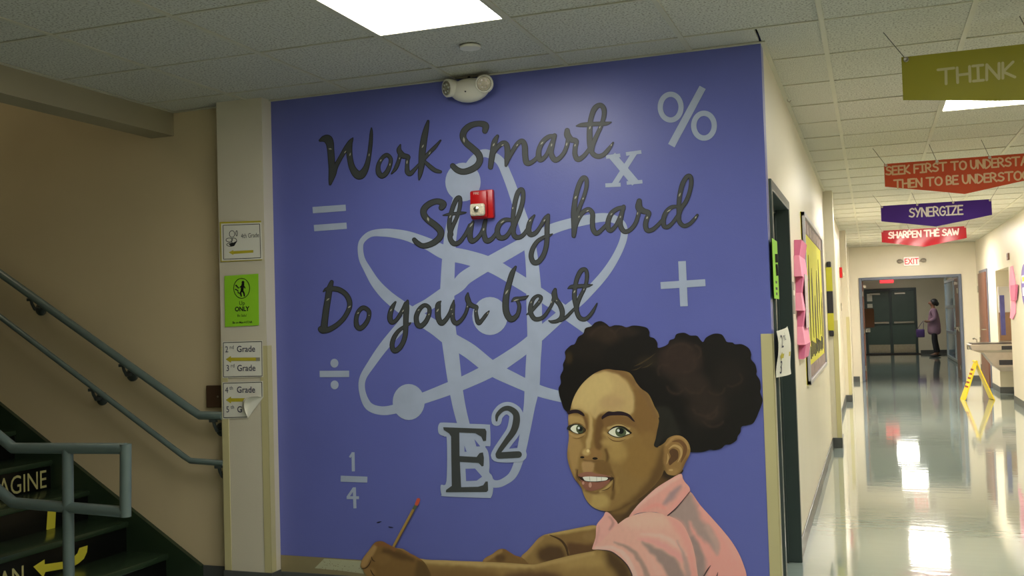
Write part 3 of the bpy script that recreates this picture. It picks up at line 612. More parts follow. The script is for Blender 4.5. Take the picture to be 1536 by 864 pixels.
for q in ([(186,700,6),(165,745,12),(130,780,12),(88,788,8)], [(190,665,6),(200,695,12),(225,712,6)], [(180,800,6),(200,840,10),(230,870,6)]): mb = MB(); pstroke(mb, tr(*C5, q), 8); mb.build('finger_crease', MATS['paint_skin_deep'], girl)
# pencil
mb = MB(); pstroke(mb, tr(*C5, [(420,560,30),(632,165,30)]), 9, sub=1, cap=False); pen = mb.build('pencil', paint('pencil_wood', (150, 122, 62)), girl)
mb = MB(); pstroke(mb, tr(*C5, [(432,562,7),(644,170,7)]), 10, sub=1, cap=False); mb.build('pencil_edge', paint('pencil_edge', (92, 70, 34)), girl)
mb = MB(); pstroke(mb, tr(*C5, [(630,168,32),(662,112,34)]), 10, sub=1, cap=False); mb.build('pencil_ferrule', paint('ferrule', (78, 88, 66)), girl)
mb = MB(); pstroke(mb, tr(*C5, [(662,112,36),(680,68,38)]), 10, sub=1); mb.build('pencil_eraser', paint('eraser', (176, 76, 54)), girl)
for q in ([(245,306,6),(268,302,12),(292,296,5)], [(370,350,8),(390,355,11),(416,357,5)]): mb = MB(); pstroke(mb, tr(*C5, q), 2, sub=3); mb.build('scuff_mark', paint('scuff', (24, 24, 30)), mural)
# neck
pregion('neck', tr(*C4, [(240,345),(300,300),(600,120),(720,20),(860,20),(846,62),(760,104),(650,176),(540,276),(440,396),(355,452),(325,420),(285,370)]), (84, 62, 35), [('s', [(500,290,40),(400,345,50),(320,365,30)], (110,84,46), 40), ('e', (790,50,100,60), (44,31,19), 60), ('s', [(640,180,30),(480,320,30),(360,440,20)], (70,51,30), 30)], 5, girl, 2.0, C4)
# shirt
pregion('shirt_back', tr(*C4, [(920,195),(1000,300),(1090,400),(1170,490),(1250,590),(1310,690),(1350,790),(1370,870),(1385,1070),(985,1070),(980,870),(955,680),(915,560),(845,440),(735,383),(870,262)]), (214, 149, 139), [('p', [(915,200),(960,260),(985,330),(1010,410),(1090,500),(1140,620),(1120,680),(1050,600),(1050,720),(1050,870),(1040,1000),(985,1000),(975,760),(930,600),(850,440),(735,385)], (156,133,126), 70), ('s', [(920,440,10),(960,540,34),(1040,640,60),(1090,720,60)], (215,150,140), 50), ('s', [(1060,480,40),(1130,610,50),(1135,690,20)], (178,147,138), 50), ('s', [(945,560,36),(990,700,60),(1005,870,60)], (147,125,120), 36), ('s', [(1000,330,14),(1100,440,24),(1200,560,30),(1290,720,40)], (222,154,144), 40)], 7, girl, 2.0, C4)
pregion('shirt_sleeve', tr(*C4, [(150,652),(190,610),(240,570),(310,495),(370,440),(440,396),(560,362),(640,360),(740,383),(850,440),(915,550),(955,670),(985,870),(1000,1070),(500,1070),(468,880),(450,830),(420,770),(360,710),(290,667),(210,655)]), (211, 161, 146), [('e', (600,430,220,60), (213,170,152), 90), ('p', [(740,385),(850,440),(920,560),(955,690),(985,880),(930,880),(900,700),(850,560),(780,460)], (221,149,139), 60), ('s', [(540,535,14),(680,545,30),(800,605,34),(880,700,30)], (224,174,160), 30), ('s', [(515,572,10),(640,592,40),(760,650,46),(850,730,46)], (225,151,144), 30), ('p', [(545,592),(640,635),(740,680),(810,730),(850,800),(880,880),(770,890),(700,790),(640,710),(575,645)], (150,127,120), 40), ('s', [(820,590,6),(870,700,30),(900,800,44),(910,900,44)], (176,143,135), 36), ('s', [(325,598,8),(430,640,26),(505,710,32),(560,800,38),(590,890,40)], (162,133,122), 24), ('s', [(560,650,10),(620,740,40),(680,860,50)], (216,164,150), 34), ('s', [(180,647,18),(300,640,30),(400,690,36),(460,790,38),(495,890,38)], (222,175,163), 20)], 8, girl, 1.9, C4)
pregion('shirt_collar', tr(*C4, [(848,56),(866,95),(885,125),(912,155),(922,180),(915,205),(870,262),(750,385),(700,372),(640,358),(560,360),(500,372),(440,396),(490,325),(540,272),(650,172),(760,102)]), (208, 150, 138), [('s', [(480,345,20),(600,235,34),(740,135,34),(845,75,16)], (211,166,153), 30), ('s', [(715,300,20),(785,220,54),(845,160,20)], (158,129,129), 40), ('s', [(755,365,20),(850,262,40),(905,185,26)], (223,148,140), 26), ('s', [(560,340,16),(660,300,30),(720,330,20)], (214,141,132), 40)], 9, girl, 1.9, C4)
pregion('shirt_front', tr(*C4, [(255,358),(235,395),(190,450),(180,485),(175,560),(148,652),(190,612),(240,572),(310,497),(352,455),(318,405),(285,368)]), (212, 157, 147), [('s', [(285,400,10),(315,445,26),(285,495,14)], (178,130,123), 22), ('s', [(200,470,10),(195,540,24),(175,620,10)], (198,146,136), 26)], 7, girl, 1.9, C4)
for q in ([(920,198,4),(850,285,8),(800,340,10),(745,386,8)], [(1085,780,3),(1060,815,9),(1025,875,9)], [(1142,835,3),(1136,858,8),(1130,880,10)], [(190,656,3),(290,668,7),(360,712,8),(420,772,9),(455,835,10),(470,890,10)]):
    mb = MB(); pstroke(mb, tr(*C4, q), 10); mb.build('fold_line', paint('fold_dark', (70, 54, 56)), girl)
# face
face = tr(*C1, [(160,565),(178,515),(200,430),(240,340),(310,240),(400,160),(480,115),(560,95),(640,105),(720,112),(790,130),(830,170),(870,240),(920,300),(990,350),(1030,420),(1060,490),(1095,550),(1108,610),(1095,700),(1082,790),(1070,860)]) + tr(*C2, [(1055,125),(1110,132),(1165,95),(1200,50),(1270,22),(1340,30),(1400,80),(1430,150),(1425,220),(1380,310),(1340,395),(1290,435),(1240,440),(1190,425),(1160,385),(1140,430),(1110,480),(1060,540),(1000,600),(930,660),(840,715),(760,760),(690,795),(600,812),(530,812),(440,785),(370,730),(325,660),(298,580),(270,535),(220,470),(180,380),(155,300),(145,230),(150,150),(162,60)]) + tr(*C1, [(160,760),(157,700),(155,620)])
G5 = ((810,465), 2.1667)
ftones = [
 ('p', [(103,318),(112,272),(150,225),(190,196),(240,200),(278,232),(304,268),(308,306),(292,340),(240,332),(205,330),(185,352),(165,345),(140,325)], (177,151,101), 14),
 ('p', [(108,308),(132,252),(178,208),(222,212),(240,250),(215,285),(180,312),(158,330),(130,315)], (185,161,107), 26),
 ('e', (235,300,40,22), (170,141,97), 26),
 ('p', [(304,262),(330,262),(362,310),(386,372),(382,436),(340,425),(312,390),(300,350),(312,312)], (119,89,49), 18),
 ('s', [(172,203,6),(215,194,12),(262,202,16),(310,240,16),(350,290,14),(376,345,12)], (116,87,52), 12),
 ('e', (330,240,20,14), (134,102,62), 16),
 ('p', [(92,345),(130,345),(148,365),(140,385),(100,375)], (160,131,81), 10),
 ('s', [(136,338,5),(147,355,8),(152,385,6)], (106,76,45), 8),
 ('p', [(196,338),(225,345),(212,372),(200,400),(205,430),(196,455),(182,462),(176,430),(178,390),(184,358)], (102,74,41), 12),
 ('p', [(205,352),(250,343),(300,356),(318,385),(295,378),(250,366),(215,384)], (116,86,49), 10),
 ('s', [(160,336,12),(166,380,12),(160,420,14),(154,450,12)], (175,148,96), 9),
 ('s', [(222,384,6),(255,374,9),(290,386,6)], (172,147,95), 6),
 ('s', [(210,398,8),(230,416,12),(275,418,10),(300,408,5)], (160,132,81), 9),
 ('s', [(96,398,6),(120,412,10),(142,405,6)], (164,135,86), 8),
 ('p', [(90,410),(125,415),(138,440),(126,480),(118,540),(104,520),(92,465)], (154,124,76), 14),
 ('e', (330,480,66,70), (131,101,54), 50),
 ('e', (252,462,30,32), (154,126,73), 30),
 ('e', (230,430,30,14), (158,130,78), 20),
 ('e', (355,425,24,30), (128,98,53), 24),
 ('p', [(398,440),(412,478),(404,525),(380,572),(322,620),(262,655),(225,660),(290,618),(345,560),(372,505)], (95,70,38), 26),
 ('e', (168,470,36,20), (136,103,60), 12),
 ('s', [(214,455,8),(220,478,10),(212,500,6)], (94,69,37), 9),
 ('e', (150,462,14,10), (172,144,92), 10),
 ('s', [(140,488,4),(170,492,8),(205,490,5)], (106,78,44), 6),
 ('p', [(136,498),(160,492),(176,500),(172,524),(140,526)], (160,128,84), 8),
 ('p', [(182,494),(222,496),(236,530),(214,540),(180,524)], (112,84,46), 10),
 ('s', [(118,520,5),(122,560,6),(135,590,6)], (100,74,45), 8),
 ('e', (180,622,46,28), (165,139,84), 24),
 ('e', (150,610,20,24), (150,122,72), 20),
 ('s', [(150,588,6),(182,594,10),(212,580,6)], (116,88,50), 9),
 ('s', [(196,590,5),(226,572,8),(236,556,4)], (168,141,88), 6),
 ('s', [(232,528,5),(240,556,8),(236,610,12)], (104,78,42), 9),
 ('s', [(250,545,8),(252,590,12)], (138,110,61), 12),
 ('s', [(250,662,3),(330,614,4),(388,560,4)], (136,107,64), 5),
 ('s', [(212,670,6),(250,655,8),(290,630,6)], (92,68,37), 8),
 ('e', (445,474,44,66), (136,104,60), 12),
 ('s', [(410,440,6),(440,412,9),(470,420,9),(484,450,6)], (158,124,76), 7),
 ('s', [(480,480,10),(462,520,12),(445,540,8)], (112,82,47), 10),
 ('e', (430,525,18,12), (148,114,68), 12)]
fo = pregion('face', face, (131, 103, 58), ftones, 7, girl, 1.5, G5)
def fp(name, polys, rgb, layer, fr=C2, smooth=True, strokes=()):
    pm = paint(name+'_%d_%d_%d' % rgb, rgb)
    for pl in polys: mb = MB(); ppoly(mb, tr(*fr, pl), layer, smooth); mb.build(name, pm, girl)
    for st in strokes: mb = MB(); pstroke(mb, tr(*fr, st), layer); mb.build(name, pm, girl)
fp('eyebrow', [[(150,258),(130,215),(200,182),(280,170),(350,185),(410,225),(442,270),(430,292),(380,270),(320,240),(250,235),(190,250)]], (36,22,28), 8, C7)
fp('eyebrow', [[(758,350),(750,305),(800,252),(870,205),(960,212),(1050,202),(1150,215),(1250,260),(1310,330),(1350,392),(1300,370),(1220,300),(1120,278),(1000,275),(880,285),(800,322)]], (36,22,28), 8, C7)
fp('eye_outline', [[(125,525),(150,465),(220,438),(290,430),(370,445),(430,490),(465,530),(450,572),(390,607),(310,607),(220,577),(180,552)]], (40,38,30), 8, C7)
fp('eye_white', [[(190,515),(230,467),(285,450),(330,460),(345,530),(330,595),(300,598),(230,565)]], (218,215,190), 9, C7)
fp('iris', [[(290,520),(305,470),(345,455),(400,475),(435,520),(440,555),(400,592),(340,595),(305,570)]], (66,76,52), 10, C7)
fp('eye_corner', [[(405,480),(440,510),(458,535),(440,568),(405,590),(420,540)]], (62,46,28), 11, C7)
fp('pupil', [ell2d(368,520,40,44,14)], (14,17,14), 11, C7)
fp('eye_glint', [ell2d(338,505,20,22,12)], (196,202,198), 12, C7)
fp('eye_outline', [[(855,592),(890,540),(960,490),(1050,468),(1150,488),(1225,540),(1292,592),(1215,632),(1120,672),(1030,680),(940,652),(880,614)]], (42,38,26), 8, C7)
fp('eye_white', [[(876,590),(905,545),(970,507),(1050,492),(1140,512),(1200,560),(1255,600),(1200,622),(1110,658),(1040,664),(950,640)]], (220,217,188), 9, C7)
fp('iris', [[(995,570),(1010,520),(1050,494),(1110,498),(1160,525),(1190,570),(1180,625),(1110,656),(1050,655),(1010,620)]], (74,84,58), 10, C7)
fp('pupil', [ell2d(1100,558,50,52,16)], (14,17,14), 11, C7)
fp('eye_glint', [ell2d(1050,550,24,26,12)], (196,202,198), 12, C7)
fp('eyelash', [], (34,28,20), 12, C7, strokes=[[(900,535,6),(960,492,16),(1050,472,20),(1150,492,26),(1225,545,26),(1292,595,6)]])
fp('eyelid_line', [], (112,82,46), 8, C7, strokes=[[(850,655,4),(950,728,15),(1080,742,15),(1190,700,4)], [(230,680,4),(310,695,12),(400,665,12),(450,620,4)], [(215,430,4),(300,415,12),(390,440,10),(440,480,4)], [(905,470,4),(1000,430,10),(1110,430,12),(1220,490,4)]])
fp('upper_lip', [[(258,432),(330,406),(400,405),(440,420),(520,430),(602,455),(540,464),(440,455),(320,460),(285,468)]], (138,94,76), 8)
fp('mouth_opening', [[(262,450),(300,455),(440,450),(600,458),(634,470),(570,512),(440,510),(340,504),(288,484)]], (42,26,18), 8)
fp('teeth', [[(310,457),(380,451),(460,455),(562,462),(556,488),(500,498),(420,503),(340,497),(316,476)]], (220,217,198), 9)
fp('tooth_gap', [], (150,144,128), 10, strokes=[[(380,455,4),(381,475,4),(383,497,4)], [(452,458,4),(453,480,4),(453,500,4)], [(503,460,4),(503,480,4),(501,497,4)]])
fp('lower_lip', [[(284,486),(340,504),(440,512),(520,503),(592,485),(572,522),(510,567),(450,592),(380,602),(332,582),(300,532)]], (132,86,70), 9)
fp('lip_shine', [ell2d(312,520,13,17,10), ell2d(385,540,16,28,10)], (178,134,116), 10)
fp('cheek_line', [], (80,58,32), 8, strokes=[[(600,438,4),(628,480,12),(630,540,12),(620,600,4)], [(258,375,4),(250,430,12),(268,480,12),(300,510,4)], [(500,600,3),(560,585,9),(600,555,3)]])
fp('nostril', [ell2d(302,250,22,11,12)], (28,19,12), 8); fp('nostril', [ell2d(436,263,28,13,12)], (28,19,12), 8)
fp('nose_tip', [ell2d(362,183,16,18,12)], (204,182,126), 8)
fp('ear_groove', [], (104,72,42), 8, strokes=[[(1245,85,8),(1320,82,34),(1375,140,40),(1370,215,38),(1335,300,12)]])
fp('ear_hollow', [[(1212,190),(1250,158),(1302,188),(1302,262),(1252,308),(1216,334),(1205,290),(1226,240)]], (84,58,36), 8)
fp('ear_ridge', [], (172,142,92), 9, strokes=[[(1205,165,6),(1262,128,22),(1325,155,26),(1338,220,22),(1302,300,6)], [(1195,215,6),(1200,260,16),(1185,320,6)], [(1215,384,18),(1240,384,22)]])
fp('sideburn', [[(1100,600),(1130,640),(1150,740),(1190,790),(1130,850),(1092,912),(1052,894),(1070,820),(1085,740),(1105,650)]], (33,30,25), 9, C1)

# ------------------------------------------------------------------ fittings on the mural wall
al = thing('fire_alarm', (-1.406, 0, 1.94), 'red fire alarm strobe on the mural over the word Study', 'fire alarm')
MB().bbox((-1.468, -0.03, 1.944), (-1.346, 0.0, 2.09), 0.006).build('backplate', RED, al, True)
MB().bbox((-1.464, -0.05, 1.948), (-1.372, -0.028, 2.086), 0.008).build('housing', RED, al, True)
MB().bbox((-1.458, -0.075, 1.955), (-1.378, -0.048, 2.018), 0.014, 3).build('strobe_lens', mat('strobe_lens', (226, 216, 190), 0.12, spec=0.8, var=0.2, vscale=90), al, True)
MB().lathe([(0.012, 0), (0.014, 0.01), (0.004, 0.014)], (-1.418, -0.074, 1.988), 'Y', 12).build('strobe_tube', CHROME, al, True)
text_mb('FIRE', 0.017, (-1.443, -0.0506, 2.066), (1, 0, 0), (0, 0, 1)).build('fire_lettering', WHITE, al)

em = thing('emergency_light', (-1.45, 0, 2.54), 'white two-headed emergency light at the top of the mural', 'emergency light')
mb = MB(); mb.ellipsoid((-1.45, -0.045, 2.603), 0.105, 0.055, 0.062, 24, 14); mb.v = [Vector((v.x, min(v.y, 0.0), v.z)) for v in mb.v]
mb.build('body', WHITE, em, True)
for sx, tl in ((-1, -0.9), (1, 0.35)):
    hc = Vector((-1.45+sx*0.092, -0.065, 2.62)); ax = Vector((tl*0.6, -0.8, -0.12)).normalized()
    mb = MB(); mb.tube([hc-ax*0.045, hc-ax*0.03, hc, hc+ax*0.025, hc+ax*0.03], [0.02, 0.038, 0.045, 0.047, 0.043], 20)
    ho_ = mb.build('lamp_head', WHITE, em, True)
    mb = MB(); mb.tube([hc+ax*0.029, hc+ax*0.033], [0.038, 0.034], 20); mb.build('lens', mat('lamp_lens', (176, 170, 150), 0.15, metal=0.6), ho_, True)
    mb = MB(); a1 = ax.cross(Vector((0, 0, 1))).normalized(); a2 = a1.cross(ax)
    for k in range(6):
        q = hc+ax*0.034+(a1*math.cos(k*math.pi/3)+a2*math.sin(k*math.pi/3))*0.02; mb.tube([q-ax*0.003, q+ax*0.002], [0.008, 0.006], 8)
    mb.build('led', CHROME, ho_, True)
MB().tube([(-1.46, -0.02, 2.655), (-1.46, -0.02, 2.68)], 0.008, 10).build('conduit', DARK, em)
MB().lathe([(0.004, 0), (0.004, 0.004)], (-1.45, -0.1, 2.585), 'Y', 8).build('test_button', DARK, em)

# ------------------------------------------------------------------ paper signs on the pilaster
SY = PFY-0.0056
def sgn(q, layer=0): return [onY(x, y, SY-0.0006*layer) for x, y in q]
def psheet(mb, q, layer, t=0.0006):
    p = sgn(q, layer); mb.prism(p, (0, t, 0)); return mb
UXs, UZs = (1, 0, 0), (0, 0, 1)
def stext(s_, px, py, size, material, parent, align='CENTER', layer=2, bold=0.0, wscale=1.0):
    o = onY(px, py, SY-0.0006*layer); return text_mb(s_, size, o, UXs, UZs, align, 0.0, bold, wscale).build('lettering', material, parent)
def arrow_pts(x0, x1, y, h): return [(x0, y), (x0+8, y-h), (x0+8, y-h*0.5), (x1, y-h*0.55), (x1, y+h*0.45), (x0+8, y+h*0.5), (x0+8, y+h)]
# top sign
t = thing('paper_sign', onY(361, 391, PFY), 'white sheet with a cartoon, yellow arrow and yellow backing, topmost sign on the pilaster', 'paper sign', 'signs on the pilaster')
psheet(MB(), [(329.5,333),(391.5,331),(393,390),(331,393)], 0).build('yellow_backing', YARROW, t)
psheet(MB(), [(331.5,335.5),(392,333.5),(394,389),(332.5,391.5)], 1).build('sheet', PAPER, t)
mb = MB()
for a, b_ in (((334.5,338),(389.5,336)), ((389.5,336),(391,386.5)), ((391,386.5),(335.5,389)), ((335.5,389),(334.5,338))): mb.add(sgn(ribbon2d([(*a, .9), (*b_, .9)], sub=1, cap=False)[0], 2), [(0, 1, 3, 2)])
mb.build('border', BLACK, t)
stext('4th Grade', 375, 356.5, 0.036, BLACK, t, wscale=0.78)
mb = MB(); vs, fs = fill2d([(343,378.5),(350,375),(350,376.6),(380,375),(380,379),(350,381),(350,382.6)]); mb.add(sgn(vs, 2), fs); mb.build('arrow', YARROW, t)
mb = MB()
for e in ((348,351,4,5),(344,360,5,3),(351,361,4,4),(346,367,6,2.5),(355,350,1.2,4)): 
    vs, fs = ribbon2d([(e[0]+e[2]*math.cos(a*math.pi/6), e[1]+e[3]*math.sin(a*math.pi/6), 0.9) for a in range(12)], True, 2); mb.add(sgn(vs, 2), fs)
vs, fs = fill2d([(343,366),(350,364),(356,361),(352,368),(346,369.5)]); mb.add(sgn(vs, 2), fs)
mb.build('drawing', BLACK, t)
# lime sheet
t = thing('paper_sign', onY(362, 490, PFY), 'lime green sheet with a walking figure reading Up ONLY on the pilaster', 'paper sign', 'signs on the pilaster')
psheet(MB(), [(336.5,414),(387.5,410.5),(388.5,488),(337.5,490.5)], 0).build('sheet', LIME, t)
mb = MB(); vs, fs = ribbon2d([(362.5+12*math.cos(a*math.pi/10), 432.5+15*math.sin(a*math.pi/10), 1.0) for a in range(20)], True, 1); mb.add(sgn(vs, 2), fs)
vs, fs = fill2d(ell2d(364.5,423.5,2.2,2.4,10)); mb.add(sgn(vs, 2), fs)
for st in ([(364.5,426,4),(363.5,432,4.4),(363,436,4)], [(363,435,3),(366,440,2.6),(366.5,444,2)], [(363,435,3),(360.5,440,2.6),(362,444,2)], [(365,428,2),(367.5,432,1.6)], [(363.5,428,2),(360,431,1.6)], [(354,428,2),(358,432,1.6)], [(353,434,1.6),(357,436,1.6),(357,439,1.6),(362,441,1.6)]):
    vs, fs = ribbon2d(st, False, 1); mb.add(sgn(vs, 2), fs)
mb.build('walking_figure', BLACK, t)
stext('Up', 363, 457.5, 0.032, BLACK, t); stext('ONLY', 363, 466.5, 0.034, BLACK, t, bold=0.0012); stext('Be Safe!', 363, 475, 0.019, BLACK, t); stext('Be on Max 4 STAR', 363.5, 485, 0.0165, BLACK, t, bold=0.0003)
# grade sheets
def grade(y0, y1, l1, s1, l2, s2, label, curl):
    t = thing('paper_sign', onY(363, y1, PFY), label, 'paper sign', 'signs on the pilaster')
    if curl: q = [(333.5,y0+1.5),(394.3,y0-.5),(394.8,y1-32),(372,y1-1),(334,y1+.5)]
    else: q = [(333.5,y0+1.5),(394,y0-.5),(394.6,y1-.5),(333.8,y1+1)]
    psheet(MB(), q, 0).build('sheet', PAPER, t)
    qi = [(335,y0+3),(392.6,y0+1.2),(393.2,y1-2),(335.3,y1-.8)] if not curl else [(335,y0+3),(392.6,y0+1.2),(393,y1-33)]
    mb = MB(); L = list(zip(qi, qi[1:]+qi[:1])) if not curl else list(zip(qi, qi[1:]))+[(qi[0], (335.5,y1-1.5)), ((335.5,y1-1.5), (371,y1-2.5))]
    for a, b_ in L: mb.add(sgn(ribbon2d([(*a, .9), (*b_, .9)], sub=1, cap=False)[0], 2), [(0, 1, 3, 2)])
    mb.build('border', BLACK, t)
    if l1:
        stext(l1, 337.5, y0+17.5, 0.048, INK, t, 'LEFT', wscale=.95); stext(s1, 344.2, y0+12.5, 0.029, INK, t, 'LEFT'); stext('Grade', 355, y0+17, 0.048, INK, t, 'LEFT', wscale=.98, bold=0.0004)
    mb = MB(); vs, fs = fill2d(arrow_pts(338.5, 390 if not curl else 384, y0+28, 5.2)); mb.add(sgn(vs, 2), fs); mb.build('arrow', YARROW, t)
    if not curl:
        mb = MB(); vs, fs = fill2d([(384,y0+25.2),(390,y0+25.2),(390,y0+30.4),(384,y0+30.4)]); mb.add(sgn(vs, 3), fs); mb.build('arrow_fade', mat('grey_print', (150, 146, 120), .7), t)
    stext(l2, 339, y1-9.5, 0.048, INK, t, 'LEFT', wscale=.95); stext(s2, 346, y1-14.8, 0.029, INK, t, 'LEFT')
    stext('Grade' if not curl else 'G', 355.5, y1-9.5, 0.048, INK, t, 'LEFT', wscale=.98, bold=0.0004)
    if curl:      # corner peeling off: a small curled sheet
        a = onY(394.8, y1-32, SY); b_ = onY(372, y1-1, SY); ax = (b_-a); mid_out = Vector((-0.09, -0.055, -0.02))
        mb = MB(); n = 8; rows = []
        for k in range(n+1):
            t_ = k/n
            c0 = a+ax*t_; sc = math.sin(math.pi*t_)**0.8*0.95
            row = []
            for j in range(6):
                u = j/5; ang = u*2.4
                row.append(c0+Vector((-0.068*math.sin(ang)*sc+0.012*u*sc, -0.03*(1-math.cos(ang))*sc*0.9-0.0008, 0.05*math.sin(ang*0.75)*sc)))
            rows.append(row)
        vs = [v for r in rows for v in r]; fs = [(k*6+j, k*6+j+1, (k+1)*6+j+1, (k+1)*6+j) for k in range(n) for j in range(5)]
        mb.add(vs, fs).build('curled_corner', PAPER, t, True)
grade(511, 566, '2', 'nd', '3', 'rd', 'white sheet with left arrow reading 2nd Grade and 3rd Grade on the pilaster', False)
grade(572, 628, '4', 'th', '5', 'th', 'white sheet with peeling corner reading 4th Grade on the pilaster', True)

# ------------------------------------------------------------------ stairs
RUN, RISE, NX0, Z1 = 0.277, 0.172, -3.40, 0.155
NST = 11; WY0, WY1 = -1.32, -0.03
stairs = thing('staircase', (NX0, -0.6, 0), 'dark green staircase rising to the left with words on its risers', 'staircase')
TREAD = mat('tread_rubber', (44, 60, 42), 0.22, var=0.15, vscale=4, spec=0.6); RISER = mat('riser_black', (10, 11, 10), 0.25, spec=0.6)
RTEXT = mat('riser_lettering', (190, 184, 122), 0.5, var=0.12, vscale=20); RYEL = mat('riser_arrow', (214, 204, 60), 0.5, var=0.05)
risers = []
for k in range(NST):
    z = Z1+k*RISE; x = NX0-k*RUN
    MB().bbox((x-RUN-0.02, WY0, z-0.035), (x+0.022, WY1, z), 0.008).build('tread', TREAD, stairs, True)
    zb = 0 if k == 0 else z-RISE
    risers.append(MB().box((x-0.03, WY0, zb), (x, WY1, z-0.034)).build('riser', RISER, stairs))
# skirts: sloped boards on the wall side
def skirt(y0, y1, x1, off):
    zs = lambda x: 0.095+(-3.165-x)*RISE/RUN
    mb = MB(); xe = NX0-NST*RUN
    mb.prism([(-3.165+off, y0, 0), (-3.165+off, y0, 0.095), (xe, y0, zs(xe)), (xe, y0, zs(xe)-0.45), (NX0-0.1, y0, 0)], (0, y1-y0, 0)); return mb.build('skirt_board', GREEN_TRIM, stairs)
skirt(-0.03, -0.001, 0, 0)
# words on the risers (risers face +X; writing runs towards the wall)
def rtext(s_, k, ystart, zb, size, wscale=1.0, bold=0.001):
    x = NX0-k*RUN+0.0008
    return text_mb(s_, size, (x, ystart, zb), (0, 1, 0), (0, 0, 1), 'RIGHT', 0.0, bold, wscale).build('riser_lettering', RTEXT, risers[k])
rtext('IMAGINE', 3, -0.06, NX0*0+Z1+2*RISE+0.012, 0.15, 0.8, 0.0)
rtext('DREAM', 4, -0.12, Z1+3*RISE+0.012, 0.15, 0.8) if False else None
p = onX(36, 864, NX0-RUN); rtext('CAN', 1, p.y+0.005, 0.163, 0.125, 0.9)
def rpoly(k, q):
    x = NX0-k*RUN+0.001; vs, fs = fill2d(q); mb = MB(); mb.add([onX(a, b_, x) for a, b_ in vs], fs); return mb.build('riser_arrow', RYEL, risers[k])
rpoly(2, [(71.5,766),(84,766),(82.5,793.5),(76,796),(69.5,794.5)])
arc = crom([(131,819),(128,830),(121,839),(110,845.5),(92,847),(70,849)], False, 5); arc2 = crom([(71,862),(96,857.5),(104,855),(98,850)], False, 1)
rpoly(1, [(119,822),(131.5,818),(130.5,828),(126,838),(118,845),(108,851),(68,858),(65,866),(50,850),(67,839),(67,846.5),(98,842),(109,837),(116,830)])
# handrails
def railpath(pts, r): return MB().tube(pts, r, 14)
hr = thing('handrail', (-3.7, -0.08, 0.7), 'upper grey-green wall handrail sloping down to the pilaster', 'handrail', 'stair wall handrails')
def on(x, y): return tuple(onY(x, y, -0.085))
q0 = Vector(on(0, 410)); q1 = Vector(on(297, 622)); d = (q0-q1); q00 = q1+d*1.75
railpath([q00, q1+d*0.03, q1+Vector((0.012, 0, -0.004)), (PLX-0.001, -0.085, q1.z-0.006)], 0.0235).build('rail', RAILM, hr, True)
def bracket(P, parent, r=0.0235):
    mb = MB(); P = Vector(P); zf = P.z-r-0.06; mb.tube([P+Vector((0, 0, -r)), P+Vector((0, 0.01, -r-0.03)), (P.x, P.y+0.03, zf), (P.x, -0.006, zf)], 0.009, 8); mb.bbox((P.x-0.022, P.y-0.012, P.z-r-0.012), (P.x+0.022, P.y+0.012, P.z-r+0.006), 0.003)
    bo = mb.build('bracket', RAILD, parent, True); MB().lathe([(0.04, 0), (0.04, 0.01), (0.034, 0.016), (0.014, 0.018)], (P.x, 0, zf), 'Y', 18).build('wall_flange', RAILD, bo, True)
def along(px_, a, b_): 
    P = Vector(on(*px_)); t_ = (P.x-b_.x)/(a.x-b_.x); return b_+(a-b_)*t_
for px_ in ((46, 446), (184, 548)): bracket(along(px_, q0, q1), hr)
bracket((-3.02, -0.085, q1.z-0.006), hr)
hr2 = thing('handrail', (-3.7, -0.08, 0.5), 'lower thinner wall handrail of the stairs under the main rail', 'handrail', 'stair wall handrails')
r0 = Vector(on(0, 475)); r1 = Vector(on(283, 690)); d2 = r0-r1
railpath([r1+d2*1.75, r1+d2*0.02, r1+Vector((0.012, 0, -0.004)), (PLX-0.001, -0.085, r1.z-0.014)], 0.0165).build('rail', RAILM, hr2, True)
bracket(along((138, 578), r0, r1), hr2, 0.0165); bracket((-2.99, -0.085, r1.z-0.014), hr2, 0.0165)
# free-standing rail on the near side
nr = thing('stair_railing', (-2.98, -1.2, 0), 'grey-green pipe railing with looped end and post at the stair foot', 'railing')
RP = 0.0245
A = Vector((-3.29, -1.2, 0.905)); Bp = Vector((-2.652, -1.2, 0.912)); Cc = Vector((-2.66, -1.2, 0.636)); Dd = Vector((-3.293, -1.2, 0.655))
up = Vector((-0.277, 0, 0.172)).normalized()
railpath([A+up*3.0, A+up*0.05, A, A+Vector((0.06, 0, 0)), Bp], RP).build('top_rail', RAILM, nr, True)
railpath([Dd+up*3.0, Dd+up*0.05, Dd, Dd+Vector((0.06, 0, -0.002)), Cc], RP).build('lower_rail', RAILM, nr, True)
railpath([Bp+Vector((0, 0, 0.02)), Cc-Vector((0, 0, 0.02))], RP).build('end_loop', RAILM, nr, True)
railpath([(-2.98, -1.2, 0), (-2.974, -1.2, 0.91)], RP).build('post', RAILM, nr, True)
MB().lathe([(0.06, 0), (0.06, 0.008), (0.03, 0.014)], (-2.98, -1.2, 0), 'Z', 20).build('foot_flange', RAILM, nr, True)
Pf = A+up*2.2; railpath([(Pf.x, -1.2, Z1+6*RISE), (Pf.x, -1.2, Pf.z)], RP).build('post', RAILM, nr, True)
a = onY(312, 578, 0); b_ = onY(329, 611, 0)
t = thing('wall_box', ((a.x+b_.x)/2, 0, b_.z), 'small brown metal box on the stair wall above the rail end', 'wall box')
MB().bbox((a.x, -0.02, b_.z), (PLX-0.004, 0, a.z), 0.004).build('cover', mat('brown_metal', (74, 52, 36), 0.4, var=.1), t)
MB().lathe([(0.006, 0.02), (0.006, 0.023)], ((a.x+PLX)/2, 0, (a.z+b_.z)/2), 'Y', 10).build('screw', STEEL, t)

